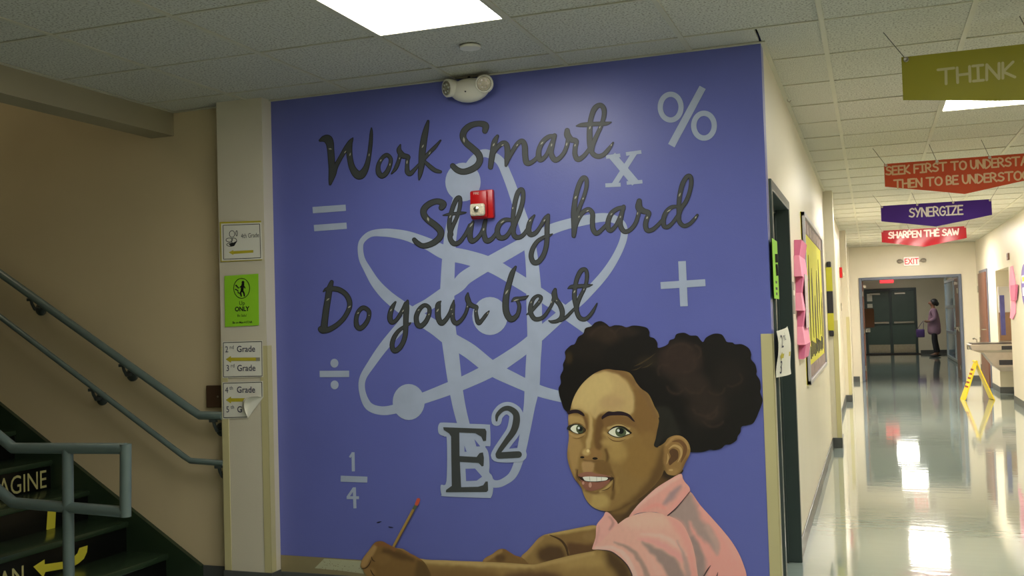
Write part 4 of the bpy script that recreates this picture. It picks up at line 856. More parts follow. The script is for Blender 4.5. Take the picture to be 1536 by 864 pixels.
# ------------------------------------------------------------------ doors
d1 = struct(empty('door_1', (0, (D1a+D1b)/2, 0)))
fw = 0.05
fm = MB(); fm.bbox((-0.14, D1a, 0), (0.014, D1a+fw, D1h), 0.004); fm.bbox((-0.14, D1b-fw, 0), (0.014, D1b, D1h), 0.004); fm.bbox((-0.14, D1a+fw, D1h-fw), (0.014, D1b-fw, D1h), 0.004)
fm.box((-0.1, D1b-fw-0.018, 0), (-0.06, D1b-fw, D1h-fw)); fm.box((-0.1, D1a+fw, D1h-fw-0.018), (-0.06, D1b-fw, D1h-fw))
fm.build('door_frame', FRAME, d1)
lf = MB().bbox((-0.145, D1a+fw+0.003, 0.01), (-0.1, D1b-fw-0.003, D1h-fw-0.003), 0.003).build('door_leaf', LEAF, d1)
MB().tube([(-0.1, D1a+0.14, 1.0), (-0.05, D1a+0.14, 1.0), (-0.045, D1a+0.16, 1.0), (-0.045, D1a+0.26, 1.0)], 0.009, 8).build('door_handle', STEEL, lf)
# far double doors
d2 = struct(empty('door_2', ((OX0+OX1)/2, FARY, 0)))
fm = MB(); t2 = 0.055
fm.bbox((OX0, FARY-0.03, 0), (OX0+t2, FARY+0.22, OZ), 0.006); fm.bbox((OX1-t2, FARY-0.03, 0), (OX1, FARY+0.22, OZ), 0.006); fm.bbox((OX0+t2, FARY-0.03, OZ-t2), (OX1-t2, FARY+0.22, OZ), 0.006)
fm.build('door_frame', FRAMEB, d2)
for sx, x in ((1, OX0+t2), (-1, OX1-t2)):
    xa, xb = (x-0.02, x+0.025) if sx > 0 else (x+0.005, x+0.05)
    lf = MB().bbox((xa, FARY+0.24, 0.01), (xb, FARY+1.12, OZ-t2-0.01), 0.003).build('door_leaf', BROWN, d2)
    for z in (0.25, 1.0, 1.75): MB().lathe([(0.012, -0.05), (0.012, 0.05)], (x+sx*0.01, FARY+0.228, z), 'Z', 10).build('hinge', STEEL, lf)
    MB().bbox((xb if sx > 0 else xa-0.05, FARY+0.35, 0.98), (xb+0.05 if sx > 0 else xa, FARY+1.0, 1.03), 0.01).build('push_bar', STEEL, lf)
    MB().bbox((xb if sx > 0 else xa-0.06, FARY+0.3, OZ-0.2), (xb+0.06 if sx > 0 else xa, FARY+0.56, OZ-0.14), 0.006).build('door_closer', STEEL, lf)
# brown door in the right wall
d3 = struct(empty('door_3', (RW, 15.1, 0)))
Y0, Y1, Z3 = 14.45, 15.75, 2.09
fm = MB(); fm.bbox((RW-0.02, Y0, 0), (RW+0.0, Y0+0.05, Z3), 0.003); fm.bbox((RW-0.02, Y1-0.05, 0), (RW, Y1, Z3), 0.003); fm.bbox((RW-0.02, Y0+0.05, Z3-0.05), (RW, Y1-0.05, Z3), 0.003)
fm.build('door_frame', FRAMEB, d3)
lf = MB().bbox((RW-0.045, Y0+0.055, 0.01), (RW-0.003, Y1-0.055, Z3-0.055), 0.003).build('door_leaf', BROWN, d3)
for z in (0.3, 0.8, 1.75): MB().bbox((RW-0.06, Y1-0.07, z-0.06), (RW-0.04, Y1-0.03, z+0.06), 0.003).build('hinge', STEEL, lf)
MB().tube([(RW-0.045, Y0+0.14, 1.02), (RW-0.1, Y0+0.14, 1.02), (RW-0.105, Y0+0.16, 1.02), (RW-0.105, Y0+0.27, 1.02)], 0.01, 8).build('door_handle', STEEL, lf)
# green exit doors
d4 = struct(empty('door_4', ((GD0+GD1)/2, VY, 0)))
fm = MB(); fm.bbox((GD0, VY-0.03, 0), (GD0+0.06, VY+0.1, GDH), 0.004); fm.bbox((GD1-0.06, VY-0.03, 0), (GD1, VY+0.1, GDH), 0.004); fm.bbox((GD0+0.06, VY-0.03, GDH-0.07), (GD1-0.06, VY+0.1, GDH), 0.004)
gm = (GD0+GD1)/2; fm.bbox((gm-0.03, VY-0.05, 0), (gm+0.03, VY+0.05, GDH-0.07), 0.004)
fm.build('door_frame', FRAME, d4)
for xa, xb in ((GD0+0.065, gm-0.033), (gm+0.033, GD1-0.065)):
    lf = MB().bbox((xa, VY-0.01, 0.02), (xb, VY+0.035, GDH-0.08), 0.003).build('door_leaf', LEAF, d4)
    MB().bbox((xa+0.05, VY-0.1, 0.97), (xb-0.03, VY-0.05, 1.03), 0.012).build('push_bar', STEEL, lf)
    MB().box((xa+0.02, VY-0.013, 0.03), (xb-0.02, VY-0.01, 0.3)).build('kick_plate', STEEL, lf)
    MB().bbox((xa+0.1, VY-0.06, GDH-0.2), (xa+0.42, VY-0.012, GDH-0.14), 0.008).build('door_closer', STEEL, lf)
tag(MB().bbox((GD0-0.02, VY-0.9, 0), (GD1+0.05, VY-0.06, 0.015), 0.005).build('door_mat', mat('mat_dark', (46, 40, 34), 0.9, bump=.5, bscale=300)), 'dark doormat in front of the green exit doors', 'doormat')
# glazed partition along the vestibule, right side
win = struct(empty('window_1', (2.42, 21, 0)))
fm = MB(); GXp = 2.45
ys = [17.2, 20.2, 23.4, 26.5]
for y in ys: fm.box((GXp-0.03, y-0.04, 0.0), (GXp+0.03, y+0.04, 2.7))
for z in (0.05, 0.75, 1.45, 2.15, 2.66): fm.box((GXp-0.028, ys[0], z-0.035), (GXp+0.028, ys[-1], z+0.035))
fm.build('window_frame', mat('aluminium', (178, 186, 190), 0.35, metal=0.7), win)
for i in range(3):
    for z0, z1 in ((0.085, 0.715), (0.785, 1.415), (1.485, 2.115)): MB().box((GXp-0.004, ys[i]+0.04, z0), (GXp+0.004, ys[i+1]-0.04, z1)).build('pane', mat('partition_glass', (120, 142, 160), 0.12, spec=0.5), win)

# ------------------------------------------------------------------ things on the left wall of the corridor
def xs(q, X): return [onX(a, b_, X) for a, b_ in q]
t = thing('paper_sign', (0.016, 0.2, 1.48), 'lime green sheet taped on the near door frame at the corner', 'paper sign')
MB().box((0.0155, -0.005+0.02, 1.487), (0.0165, 0.275, 1.768)).build('sheet', LIME, t)
mb = MB(); mb.tube([(0.018, 0.15, 1.70), (0.018, 0.15, 1.66)], 0.012, 6); mb.tube([(0.018, 0.15, 1.65), (0.018, 0.17, 1.6)], 0.009, 6); mb.build('walking_figure', BLACK, t)
for z, w_ in ((1.56, 0.07), (1.53, 0.09), (1.505, 0.07)): MB().box((0.0165, 0.15-w_/2, z), (0.0172, 0.15+w_/2, z+0.012)).build('lettering', BLACK, t)
t = thing('paper_sign', (0.02, 0.2, 1.1), 'white curled sheet with 2nd in print on the near door frame', 'paper sign')
def sheet_pt(y, z, off=0.0):
    u = (y-0.05)/0.42; j = (1.335-z)/0.215
    return Vector((0.017+0.045*math.sin(u*2.4)*(.55+.45*j)+0.008*math.sin(j*5)+off, y-0.015*j, z+0.02*u*(1-j)))
mb = MB(); n = 12
mb.add([sheet_pt(0.05+0.42*k/n, 1.335-0.215*j/8) for k in range(n+1) for j in range(9)], [(k*9+j, k*9+j+1, (k+1)*9+j+1, (k+1)*9+j) for k in range(n) for j in range(8)]); mb.build('sheet', PAPER, t, True)
for tx, sz, y0, z0 in (('2', 0.085, 0.09, 1.255), ('nd', 0.05, 0.145, 1.285), ('3', 0.085, 0.09, 1.135)):
    tm_ = text_mb(tx, sz, (0, y0, z0), (0, 1, 0), (0, 0, 1)); tm_.v = [sheet_pt(v.y, v.z, 0.0025) for v in tm_.v]; tm_.build('lettering', INK, t)
mb = MB(); mb.add([sheet_pt(a_, b_, 0.0025) for a_, b_ in ((0.08, 1.215), (0.11, 1.235), (0.11, 1.225), (0.3, 1.225), (0.3, 1.205), (0.11, 1.205), (0.11, 1.195))], [(0, 1, 2, 3, 4, 5, 6)]); mb.build('arrow', YARROW, t)
t = thing('room_sign', (0, 1.3, 1.4), 'small grey room plate beside the near dark door', 'room sign')
MB().bbox((0, 1.27, 1.41), (0.012, 1.39, 1.6), 0.003).build('plate', mat('plate_grey', (120, 116, 108), .4, var=.1, vscale=30), t); MB().box((0.012, 1.29, 1.52), (0.0135, 1.37, 1.55)).build('raised_strip', WHITE, t)

# bulletin board
t = thing('bulletin_board', (0, 3.7, 0.92), 'framed bulletin board with yellow paper and dark silhouettes', 'bulletin board')
BY0, BY1, BZ0, BZ1 = 2.38, 5.0, 0.92, 2.112
MB().box((0, BY0, BZ0), (0.012, BY1, BZ1)).build('backing', YPAPER, t)
fm = MB(); fm.bbox((0, BY0, BZ0), (0.03, BY0+0.03, BZ1), .003); fm.bbox((0, BY1-0.03, BZ0), (0.03, BY1, BZ1), .003); fm.bbox((0, BY0, BZ0), (0.03, BY1, BZ0+0.03), .003); fm.bbox((0, BY0, BZ1-0.03), (0.03, BY1, BZ1), .003); fm.build('frame', mat('frame_aluminium', (190, 190, 196), .35, metal=.6), t)
BORD = mat('border_strip', (150, 128, 122), .7, var=.35, vscale=14)
fm = MB(); fm.box((0.012, BY0+.03, BZ0+.03), (0.015, BY1-.03, BZ0+.12)); fm.box((0.012, BY0+.03, BZ1-.13), (0.015, BY1-.03, BZ1-.03)); fm.box((0.012, BY0+.03, BZ0+.12), (0.015, BY0+.16, BZ1-.13)); fm.box((0.012, BY1-.12, BZ0+.12), (0.015, BY1-.03, BZ1-.13)); fm.build('border', BORD, t)
SIL = mat('silhouette_paper', (70, 66, 34), .7)
for i in range(6):
    y = 2.85+i*0.36; z0 = 1.22+0.06*math.sin(i*2.1); h = 0.5+0.12*math.cos(i*1.7)
    MB().prism([(0.013, y, z0), (0.013, y+0.03, z0-0.05), (0.013, y+0.07, z0+h*.4), (0.013, y+0.1, z0+h*.7), (0.013, y+0.05, z0+h), (0.013, y-0.02, z0+h*.8), (0.013, y-0.04, z0+h*.4)], (0.002, 0, 0)).build('silhouette', SIL, t)
mb = MB(); 
for i in range(11):
    y = 2.75+i*0.18; mb.box((0.013, y, 1.08+0.01*(i % 3)), (0.0155, y+0.1, 1.17+0.012*((i*7) % 4)))
mb.build('lettering_row', SIL, t)
for i in range(7): MB().prism([(0.0155, 2.55+i*0.33, BZ1-.12), (0.0155, 2.62+i*0.33, BZ1-.12), (0.0155, 2.6+i*0.33, BZ1-.05), (0.0155, 2.56+i*0.33, BZ1-.05)], (.002, 0, 0)).build('border_motif', mat('motif_white', (205, 190, 180), .7), t)

# pink stacked paper decoration
t = thing('paper_decoration', (0, 2.1, 1.12), 'tall pink stepped card decoration beside the bulletin board', 'paper decoration')
zz = [1.13, 1.22, 1.33, 1.43, 1.54, 1.64, 1.77, 1.87]
offs = [0.12, 0.05, 0.1, 0.02, 0.08, 0.0, 0.08]
for i in range(7):
    MB().prism([(0.001, 1.56+offs[i], zz[i]), (0.032+.014*(i % 2), 1.56+offs[i], zz[i]), (0.046-.014*(i % 2), 1.6+offs[i], zz[i+1]), (0.001, 1.6+offs[i], zz[i+1])], (0, 0.62-offs[i], 0)).build('card_step', PINK if i % 2 else PINKD, t)  # down-tilted steps get the darker pink: their shade is put into the colour
MB().box((0.046, 1.8, 1.32), (0.049, 2.1, 1.66)).build('printed_strip', mat('strip_grey', (205, 186, 186), .7, var=.2, vscale=40), t)
# pencil shaped cut-out
t = thing('pencil_cutout', (0.1, 6.1, 1.14), 'yellow and black pencil shaped cut-out on the pilaster beside the board', 'wall decoration')
p0, p1 = onY(1230, 400, 6.19), onY(1239, 505, 6.19)
xa, xb = 0.0, 0.062
yb_ = 6.165
MB().bbox((xa, yb_, 1.22), (xb, yb_+0.03, 1.40), .004).build('lower_band', YPLASTIC if False else mat('pencil_yellow', (196, 190, 50), .6, var=.1), t)
MB().bbox((xa, yb_, 1.40), (xb, yb_+0.03, 1.63), .004).build('dark_band', DARK, t); MB().bbox((xa, yb_, 1.63), (xb, yb_+0.03, 1.88), .004).build('upper_band', MATS['pencil_yellow'], t)
MB().bbox((xa+.012, yb_-.002, 1.88), (xb-.006, yb_+0.03, 1.94), .01).build('top_cap', DARK, t); MB().bbox((xa+.012, yb_-.002, 1.16), (xb-.004, yb_+0.03, 1.22), .01).build('bottom_cap', DARK, t)
# fire pull and switch on the corridor, between pilasters
t = thing('fire_alarm', (0, 11.3, 1.9), 'small red fire alarm on the corridor wall near the far pilaster', 'fire alarm')
MB().bbox((0.0, 11.1, 1.92), (0.04, 11.24, 2.08), .006).build('housing', RED, t); MB().bbox((0.04, 11.12, 1.94), (0.065, 11.22, 2.0), .01).build('strobe_lens', MATS['strobe_lens'], t)
t = thing('light_switch', (0, 11.2, 1.4), 'grey light switch plate on the corridor wall below the small fire alarm', 'light switch')
MB().bbox((0, 11.15, 1.42), (0.01, 11.27, 1.54), .003).build('plate', STEEL, t); MB().bbox((0.01, 11.2, 1.46), (0.02, 11.22, 1.5), .002).build('toggle', WHITE, t)

# ------------------------------------------------------------------ banners
LET = {'T': [[(0,1),(.8,1)],[(.4,1),(.38,0)]], 'H': [[(0,1),(0,0)],[(.62,1),(.62,0)],[(0,.5),(.62,.52)]], 'I': [[(0,1),(.5,1)],[(.25,1),(.25,0)],[(0,0),(.5,0)]], 'N': [[(0,0),(.03,1),(.6,0),(.63,1)]], 'K': [[(.02,1),(0,0)],[(.52,1),(.02,.42),(.58,0)]],
 'S': [[(.58,.88),(.36,1),(.1,.82),(.18,.6),(.5,.46),(.6,.24),(.36,.02),(0,.12)]], 'E': [[(.54,1),(.02,1),(0,0),(.54,0)],[(0,.52),(.46,.52)]], 'F': [[(.54,1),(.02,1),(0,0)],[(0,.52),(.44,.52)]], 'R': [[(0,0),(0,1),(.4,.95),(.5,.75),(.38,.55),(0,.48)],[(.2,.48),(.58,0)]],
 'O': [[(.36,1),(.1,.85),(0,.5),(.1,.15),(.36,0),(.62,.15),(.72,.5),(.62,.85),(.36,1)]], 'U': [[(0,1),(.03,.3),(.3,0),(.56,.28),(.6,1)]], 'D': [[(0,1),(0,0),(.34,.08),(.6,.42),(.5,.74),(.24,.95),(0,1)]], 'A': [[(0,0),(.34,1),(.66,0)],[(.12,.36),(.56,.36)]], 'B': [[(0,0),(.02,1),(.36,.95),(.44,.74),(.3,.54),(.02,.52)],[(.3,.54),(.52,.34),(.44,.08),(0,0)]],
 'Y': [[(0,1),(.3,.5)],[(.62,1),(.18,0)]], 'G': [[(.6,.85),(.36,1),(.1,.8),(0,.42),(.14,.1),(.4,0),(.62,.2),(.64,.46),(.36,.46)]], 'Z': [[(0,1),(.6,1),(0,0),(.62,0)]], 'P': [[(0,0),(0,1),(.4,.95),(.52,.75),(.38,.52),(0,.46)]], 'W': [[(0,1),(.2,0),(.45,.7),(.68,0),(.92,1)]], 'M': [[(0,0),(.14,1),(.4,.3),(.66,1),(.82,0)]], 'C': [[(.58,.85),(.36,1),(.1,.82),(0,.48),(.12,.14),(.36,0),(.6,.14)]]}
def adv(c): return 0.36 if c == ' ' else max(p[0] for st in LET[c] for p in st)+0.16
def textwidth(s_): return sum(adv(c) for c in s_)-0.16
def banner(Y, left_top, left_bot, right_x, apex, ztop, lines, rgb, tcol, label, ph, gloss=0.3, sag=0.012):
    a = onY(*left_top, Y); c = onY(*left_bot, Y); X0 = a.x; zt = a.z; zb = c.z; X1 = right_x; za = apex
    t = thing('banner', ((X0+X1)/2, Y, zb), label, 'banner', 'banners hanging along the corridor')
    def wave(x, z): u = (x-X0)/(X1-X0); v = (zt-z)/(zt-za); return Y + sag*(math.sin(u*9+ph)*v + 0.6*math.sin(u*17+ph*2+v*3)*v)
    nx, nz = 36, 8; vs = []; fs = []
    for side in (0, 1):
        for j in range(nz+1):
            for i in range(nx+1):
                u = i/nx; x = X0+(X1-X0)*u; bot = zb+(za-zb)*(1-abs(2*u-1)); z = zt+(bot-zt)*j/nz
                z += 0.0
                vs.append((x, wave(x, z)+side*0.002, z))
    N = (nx+1)*(nz+1)
    for j in range(nz):
        for i in range(nx):
            q = j*(nx+1)+i; fs.append((q, q+1, q+nx+2, q+nx+1)); fs.append((N+q, N+q+nx+1, N+q+nx+2, N+q+1))
    for j in range(nz):
        for i in (0, nx): q = j*(nx+1)+i; fs.append((q, q+nx+1, N+q+nx+1, N+q))
    for i in range(nx):
        for j in (0, nz): q = j*(nx+1)+i; fs.append((q, N+q, N+q+1, q+1))
    mb = MB(); mb.add(vs, fs); mb.build('vinyl_sheet', mat('banner_vinyl_%d_%d_%d' % rgb, rgb, gloss, var=.05, vscale=4, spec=.3), t, True)
    tm = mat('banner_lettering_%d_%d_%d' % tcol, tcol, .5)
    for s_, xl, zbase, h, wd, tot in lines:
        sc = tot/textwidth(s_); x = xl
        for ch in s_:
            if ch != ' ':
                lm = MB()
                for st in LET[ch]:
                    pts = [(x+px*sc, zbase+py*h, wd) for px, py in st]
                    segs = [pts[q:q+2] for q in range(len(pts)-1)] if len(pts) < 5 else [crom(pts, False, 4)]
                    for q, sg in enumerate(segs):
                        vs2, fs2 = ribbon2d(sg, False, 1, mn=0.001)
                        lm.add([(vx, wave(vx, vz)-0.0012-0.0001*q, vz) for vx, vz in vs2], fs2)
                lm.build('letter', tm, t)
            x += adv(ch)*sc
    for i in range(4):
        x = X0+(X1-X0)*(0.012+i*0.976/3); z = zt-0.012
        g = MB(); g.lathe([(0.006, 0.0), (0.01, 0.0015), (0.012, 0.0), (0.012, -0.006), (0.006, -0.006)], (x, Y-0.003, z), 'Y', 12); g.build('grommet', STEEL, t, True)
        sx = -0.09 if i == 0 else (0.09 if i == 3 else -0.05)
        MB().tube([(x, Y, z), (x+sx, Y+0.02, H)], 0.0016, 5).build('string', DARK, t)
    return t
def zAt(x, y, Y): return onY(x, y, Y).z
def xAt(x, y, Y): return onY(x, y, Y).x
# THINK
Yb = 0.05; h0 = onY(1410, 122, Yb); h1 = onY(1520, 112, Yb)
banner(Yb, (1352,86), (1354,150), 2.2, zAt(1354,150,Yb)-0.085, 2.55, [('THINK WIN WIN', xAt(1407,105,Yb), zAt(1465,121,Yb), 0.066, 0.0115, (xAt(1522,105,Yb)-xAt(1407,105,Yb))*textwidth('THINK WIN WIN')/textwidth('THINK'))], (140, 134, 16), (178, 168, 112), 'olive yellow vinyl banner reading THINK, nearest in the corridor', 0.5, 0.5, 0.016)
# SEEK FIRST
Yb = 3.5; xa_ = xAt(1447, 291, Yb); x0_ = xAt(1326, 246, Yb)
banner(Yb, (1326,246), (1327,280), 2*xa_-x0_, zAt(1447,291,Yb)-0.0, 2.55, [('SEEK FIRST TO UNDERSTAND', xAt(1329,258,Yb), zAt(1430,254,Yb)-0.006, 0.062, 0.0125, (xAt(1530,255,Yb)-xAt(1329,258,Yb))*textwidth('SEEK FIRST TO UNDERSTAND')/textwidth('SEEK FIRST TO UNDERST')),
  ('THEN TO BE UNDERSTOOD', xAt(1341,270,Yb), zAt(1430,274,Yb)-0.012, 0.062, 0.0125, (xAt(1532,265,Yb)-xAt(1341,270,Yb))*textwidth('THEN TO BE UNDERSTOOD')/textwidth('THEN TO BE UNDERSTO'))], (176, 64, 20), (196, 160, 116), 'orange vinyl banner reading SEEK FIRST TO UNDERSTAND', 1.4, 0.6, 0.006)
# SYNERGIZE
Yb = 6.85; xr = xAt(1487.5, 310, Yb)
banner(Yb, (1321,309), (1322,332), xr, zAt(1406,339.6,Yb), 2.55, [('SYNERGIZE', xAt(1364,320,Yb), zAt(1404,323.5,Yb), 0.092, 0.0155, xAt(1444,317,Yb)-xAt(1364,320,Yb))], (58, 22, 112), (200, 188, 178), 'purple vinyl banner reading SYNERGIZE', 2.2, 0.7, 0.008)
# SHARPEN THE SAW
Yb = 10.45; xr = xAt(1449.5, 345, Yb)
banner(Yb, (1322,346), (1322.5,363.5), xr, zAt(1390,370,Yb), 2.55, [('SHARPEN THE SAW', xAt(1333,356,Yb), zAt(1386,354.8,Yb), 0.084, 0.019, xAt(1438,350,Yb)-xAt(1333,356,Yb))], (140, 16, 26), (204, 184, 178), 'red vinyl banner reading SHARPEN THE SAW', 3.1, 0.32, 0.02)

# ------------------------------------------------------------------ far end fittings
EY = FARY
t = thing('exit_sign', (1.2, EY, 2.27), 'lit white exit sign with red letters and lamp heads over the double doors', 'exit sign')
MB().bbox((1.065, EY-0.06, 2.27), (1.345, EY, 2.44), .008).build('housing', mat('exit_white_panel', (240, 232, 224), .4, emit=.35), t)
REDL = mat('exit_red_light', (255, 30, 40), .4, emit=0.7)
text_mb('EXIT', 0.165, (1.205, EY-0.061, 2.298), (1, 0, 0), (0, 0, 1), 'CENTER', 0.0, 0.003, .78).build('lettering', REDL, t)
for sx in (-1, 1): MB().ellipsoid((1.205+sx*0.215, EY-0.05, 2.365), 0.055, 0.045, 0.042).tube([(1.205+sx*0.14, EY-0.03, 2.35), (1.205+sx*0.2, EY-0.04, 2.36)], .012, 8).build('lamp_head', mat('grey_plastic', (150, 142, 130), .5), t, True)
# vestibule exit sign (red glow)
t = thing('exit_sign', (0.95, VY-1.5, 2.4), 'glowing red exit sign hanging beyond the double doors', 'exit sign')
P = onY(1330, 421, 28.0)
MB().bbox((P.x-0.2, 28.0, P.z-0.075), (P.x+0.2, 28.05, P.z+0.075), .03).build('housing', mat('exit_red_panel', (255, 50, 56), .4, emit=1.6), t); MB().tube([(P.x, 28.02, P.z+0.07), (P.x, 28.02, 2.7)], .01, 8).build('stem', DARK, t)
# papers on the green doors, brown box
for i, (q0_, q1_, lb) in enumerate([((1300,441), (1308.5,452), 'pale sheet taped high on the left green exit door'), ((1299.5,456), (1309,461.5), 'small white notice taped mid left green exit door')]):
    a = onY(*q0_, VY-0.012); b_ = onY(*q1_, VY-0.012)
    tag(MB().box((max(a.x, GD0+.08), VY-0.0135, b_.z), (b_.x, VY-0.0115, a.z)).build('notice', PAPER), lb, 'notice')
a = onY(1296, 463, 20.0); b_ = onY(1311.5, 491, 20.0)
t = thing('wall_cabinet', (a.x, 20, b_.z), 'brown wooden box mounted on the vestibule wall left of the green doors', 'wall cabinet')
MB().bbox((VX0, 19.9, b_.z), (b_.x, 20.3, a.z), .006).build('body', mat('box_brown', (112, 66, 30), .5, var=.15), t); MB().bbox((b_.x-0.01, 19.93, b_.z+.03), (b_.x+0.008, 20.27, a.z-.03), .004).build('door', MATS['box_brown'], t)
t = thing('sanitizer_dispenser', (0.3, 20, 0.8), 'small white dispenser below the brown wall box', 'dispenser')
MB().bbox((VX0, 19.95, b_.z-0.11), (b_.x-0.09, 20.1, b_.z-0.02), .01).build('body', WHITE, t); MB().bbox((VX0+0.2, 19.97, b_.z-0.14), (b_.x-0.12, 20.08, b_.z-0.11), .006).build('nozzle', DARK, t)
# poster on the vestibule wall
t = thing('notice_board', (VX1, 28.3, 1.2), 'dark framed notice board on the vestibule wall behind the person', 'notice board')
MB().bbox((VX1-0.03, 27.6, 1.1), (VX1, 28.9, 2.0), .005).build('frame', DARK, t); MB().box((VX1-0.034, 27.75, 1.75), (VX1-0.03, 28.2, 1.92)).build('sheet', PAPER, t); MB().box((VX1-0.034, 28.3, 1.25), (VX1-0.03, 28.7, 1.6)).build('sheet', LIME, t)

# person -------------------------------------------------------------
def skin(verts, edges, radii, name, material, parent, root=0, sub=2):
    me = bpy.data.meshes.new(name); me.from_pydata([Vector(v) for v in verts], edges, []); o = bpy.data.objects.new(name, me); col.objects.link(o)
    md = o.modifiers.new('s', 'SKIN'); sv = me.skin_vertices[0].data
    for i, r in enumerate(radii): sv[i].radius = r if isinstance(r, tuple) else (r, r)
    sv[root].use_root = True
    m2 = o.modifiers.new('d', 'SUBSURF'); m2.levels = sub; m2.render_levels = sub
    dg = bpy.context.evaluated_depsgraph_get(); ev = bpy.data.meshes.new_from_object(o.evaluated_get(dg)); mb = MB(); mb.add([v.co.copy() for v in ev.vertices], [tuple(p.vertices) for p in ev.polygons])
    bpy.data.objects.remove(o); bpy.data.meshes.remove(me); bpy.data.meshes.remove(ev)
    return mb.build(name, material, parent, True)
PXp, PYp = 2.13, 27.0
per = thing('person', (PXp, PYp, 0), 'person in a lavender coat and dark trousers standing side-on beyond the double doors', 'person')
def L(*v): return [(PXp+x, PYp+y, z) for x, y, z in v]
SKIN = mat('skin_brown', (110, 72, 52), .5); COAT = mat('coat_lavender', (128, 98, 114), .8, var=.08, vscale=8); TROU = mat('trousers_black', (24, 22, 28), .8); HAIRB = mat('hair_black', (16, 14, 16), .6)
# facing -X (left); x forward is negative
bv = L((0,0,.92),(0,0,1.12),(.01,0,1.32),(.0,0,1.42),(-.015,0,1.5),(-.03,0,1.58),(-.035,0,1.64),  (.0,-.17,1.37),(.03,-.2,1.12),(-.14,-.19,1.04),(-.2,-.17,1.05),(-.26,-.15,1.07),  (.0,.17,1.37),(.03,.2,1.12),(-.14,.19,1.02),(-.2,.17,1.03),(-.26,.15,1.05),  (.0,-.09,.86),(-.02,-.09,.48),(.02,-.09,.09),(-.13,-.09,.04), (.0,.09,.86),(.02,.09,.48),(.1,.09,.1),(-.03,.09,.04), (-.14,0,1.57))
be = [(0,1),(1,2),(2,3),(3,4),(4,5),(5,6),(2,7),(7,8),(8,9),(9,10),(10,11),(2,12),(12,13),(13,14),(14,15),(15,16),(0,17),(17,18),(18,19),(19,20),(0,21),(21,22),(22,23),(23,24),(5,25)]
br = [(.12,.15),(.11,.14),(.12,.15),.06,.055,(.09,.075),(.08,.065),.055,.045,.036,.032,.014,.055,.045,.036,.032,.014,.085,.06,.045,.03,.085,.06,.045,.03,.02]
skin(bv, be, br, 'body', SKIN, per)
skin(L((0,0,.62),(0,0,.8),(0,0,1.05),(.01,0,1.3),(.0,0,1.4),(.0,-.17,1.36),(.03,-.2,1.12),(-.13,-.19,1.04),(.0,.17,1.36),(.03,.2,1.12),(-.13,.19,1.02)), [(0,1),(1,2),(2,3),(3,4),(3,5),(5,6),(6,7),(3,8),(8,9),(9,10)], [.21,.2,.19,.17,.09,.085,.068,.052,.085,.068,.052], 'coat', COAT, per, root=0)
skin(L((0,0,.88),(.0,-.09,.84),(-.02,-.09,.48),(.02,-.09,.1),(.0,.09,.84),(.02,.09,.48),(.1,.09,.1)), [(0,1),(1,2),(2,3),(0,4),(4,5),(5,6)], [.1,.09,.075,.058,.09,.075,.058], 'trousers', TROU, per)
mb = MB(); mb.ellipsoid(L((.03,0,1.6))[0], .105, .09, .105); mb.ellipsoid(L((.1,0,1.55))[0], .06, .06, .07); mb.build('hair', HAIRB, per, True)
for s_, dx in ((-1, 0), (1, .08)): MB().ellipsoid(L((-.05+dx, s_*.09, .035))[0], .13, .048, .035).build('shoe', BLACK, per, True)
bag = thing('handbag', (PXp-.38, PYp-.1, .6), 'purple handbag hanging from the arm of the person in lavender', 'handbag')
MB().bbox((PXp-.5, PYp-.21, .58), (PXp-.27, PYp-.1, .82), .03, 3).build('body', mat('bag_purple', (62, 34, 92), .5), bag, True)
MB().tube([(PXp-.47, PYp-.15, .81), (PXp-.36, PYp-.15, .98), (PXp-.285, PYp-.152, 1.065), (PXp-.29, PYp-.152, .98), (PXp-.3, PYp-.15, .81)], .008, 6).build('strap', MATS['bag_purple'], bag, True)

# ------------------------------------------------------------------ right side of the corridor
# drinking fountain in the alcove
t = thing('drinking_fountain', (2.3, 12.85, 0.33), 'stainless steel drinking fountain with tapered cabinet in the right wall alcove', 'drinking fountain')
FY0, FY1 = 12.55, 13.2
def loftbox(name, secs, material, parent, sm=False):   # secs: (x0,x1,y0,y1,z)
    vs = []; fs = []
    for x0, x1, y0, y1, z in secs: vs += [(x0,y0,z),(x1,y0,z),(x1,y1,z),(x0,y1,z)]
    n = len(secs)
    for i in range(n-1):
        for j in range(4): fs.append((i*4+j, i*4+(j+1) % 4, (i+1)*4+(j+1) % 4, (i+1)*4+j))
    fs += [(3,2,1,0), tuple((n-1)*4+j for j in range(4))]
    mb = MB(); mb.add(vs, fs); return mb.build(name, material, parent, sm)
STB = mat('fountain_steel', (188, 176, 164), .32, metal=.85, var=.06, vscale=12)
loftbox('basin', [(2.0,2.76,FY0+.02,FY1-.02,.70),(1.9,2.76,FY0,FY1,.74),(1.87,2.76,FY0,FY1,.82),(1.89,2.76,FY0+.02,FY1-.02,.83)], STB, t)
loftbox('cabinet', [(2.3,2.76,FY0+.06,FY1-.06,.40),(2.22,2.76,FY0+.04,FY1-.04,.47),(2.06,2.76,FY0+.03,FY1-.03,.70)], STB, t)
MB().bbox((1.9, FY0+.03, .83), (2.5, FY1-.03, .845), .004).build('drain_tray', mat('tray_dark', (90, 84, 78), .3, metal=.8), t)
MB().box((2.28, FY0+.026, .5), (2.6, FY0+.03, .58)).box((2.32, FY0+.0-.002, .74), (2.62, FY0+.002, .8)).build('vent_grille', DARK, t)
MB().tube([(2.0, FY0+.3, .84), (2.0, FY0+.3, .9), (1.97, FY0+.3, .92), (1.94, FY0+.3, .91)], .012, 8).build('bubbler', CHROME, t, True)
MB().bbox((1.86, FY0+.2, .74), (1.875, FY1-.2, .8), .004).build('push_bar', CHROME, t)
t = thing('bottle_filler', (2.55, A1, 0.85), 'bottle filler panel with white top and brown steel recess above the fountain', 'bottle filler')
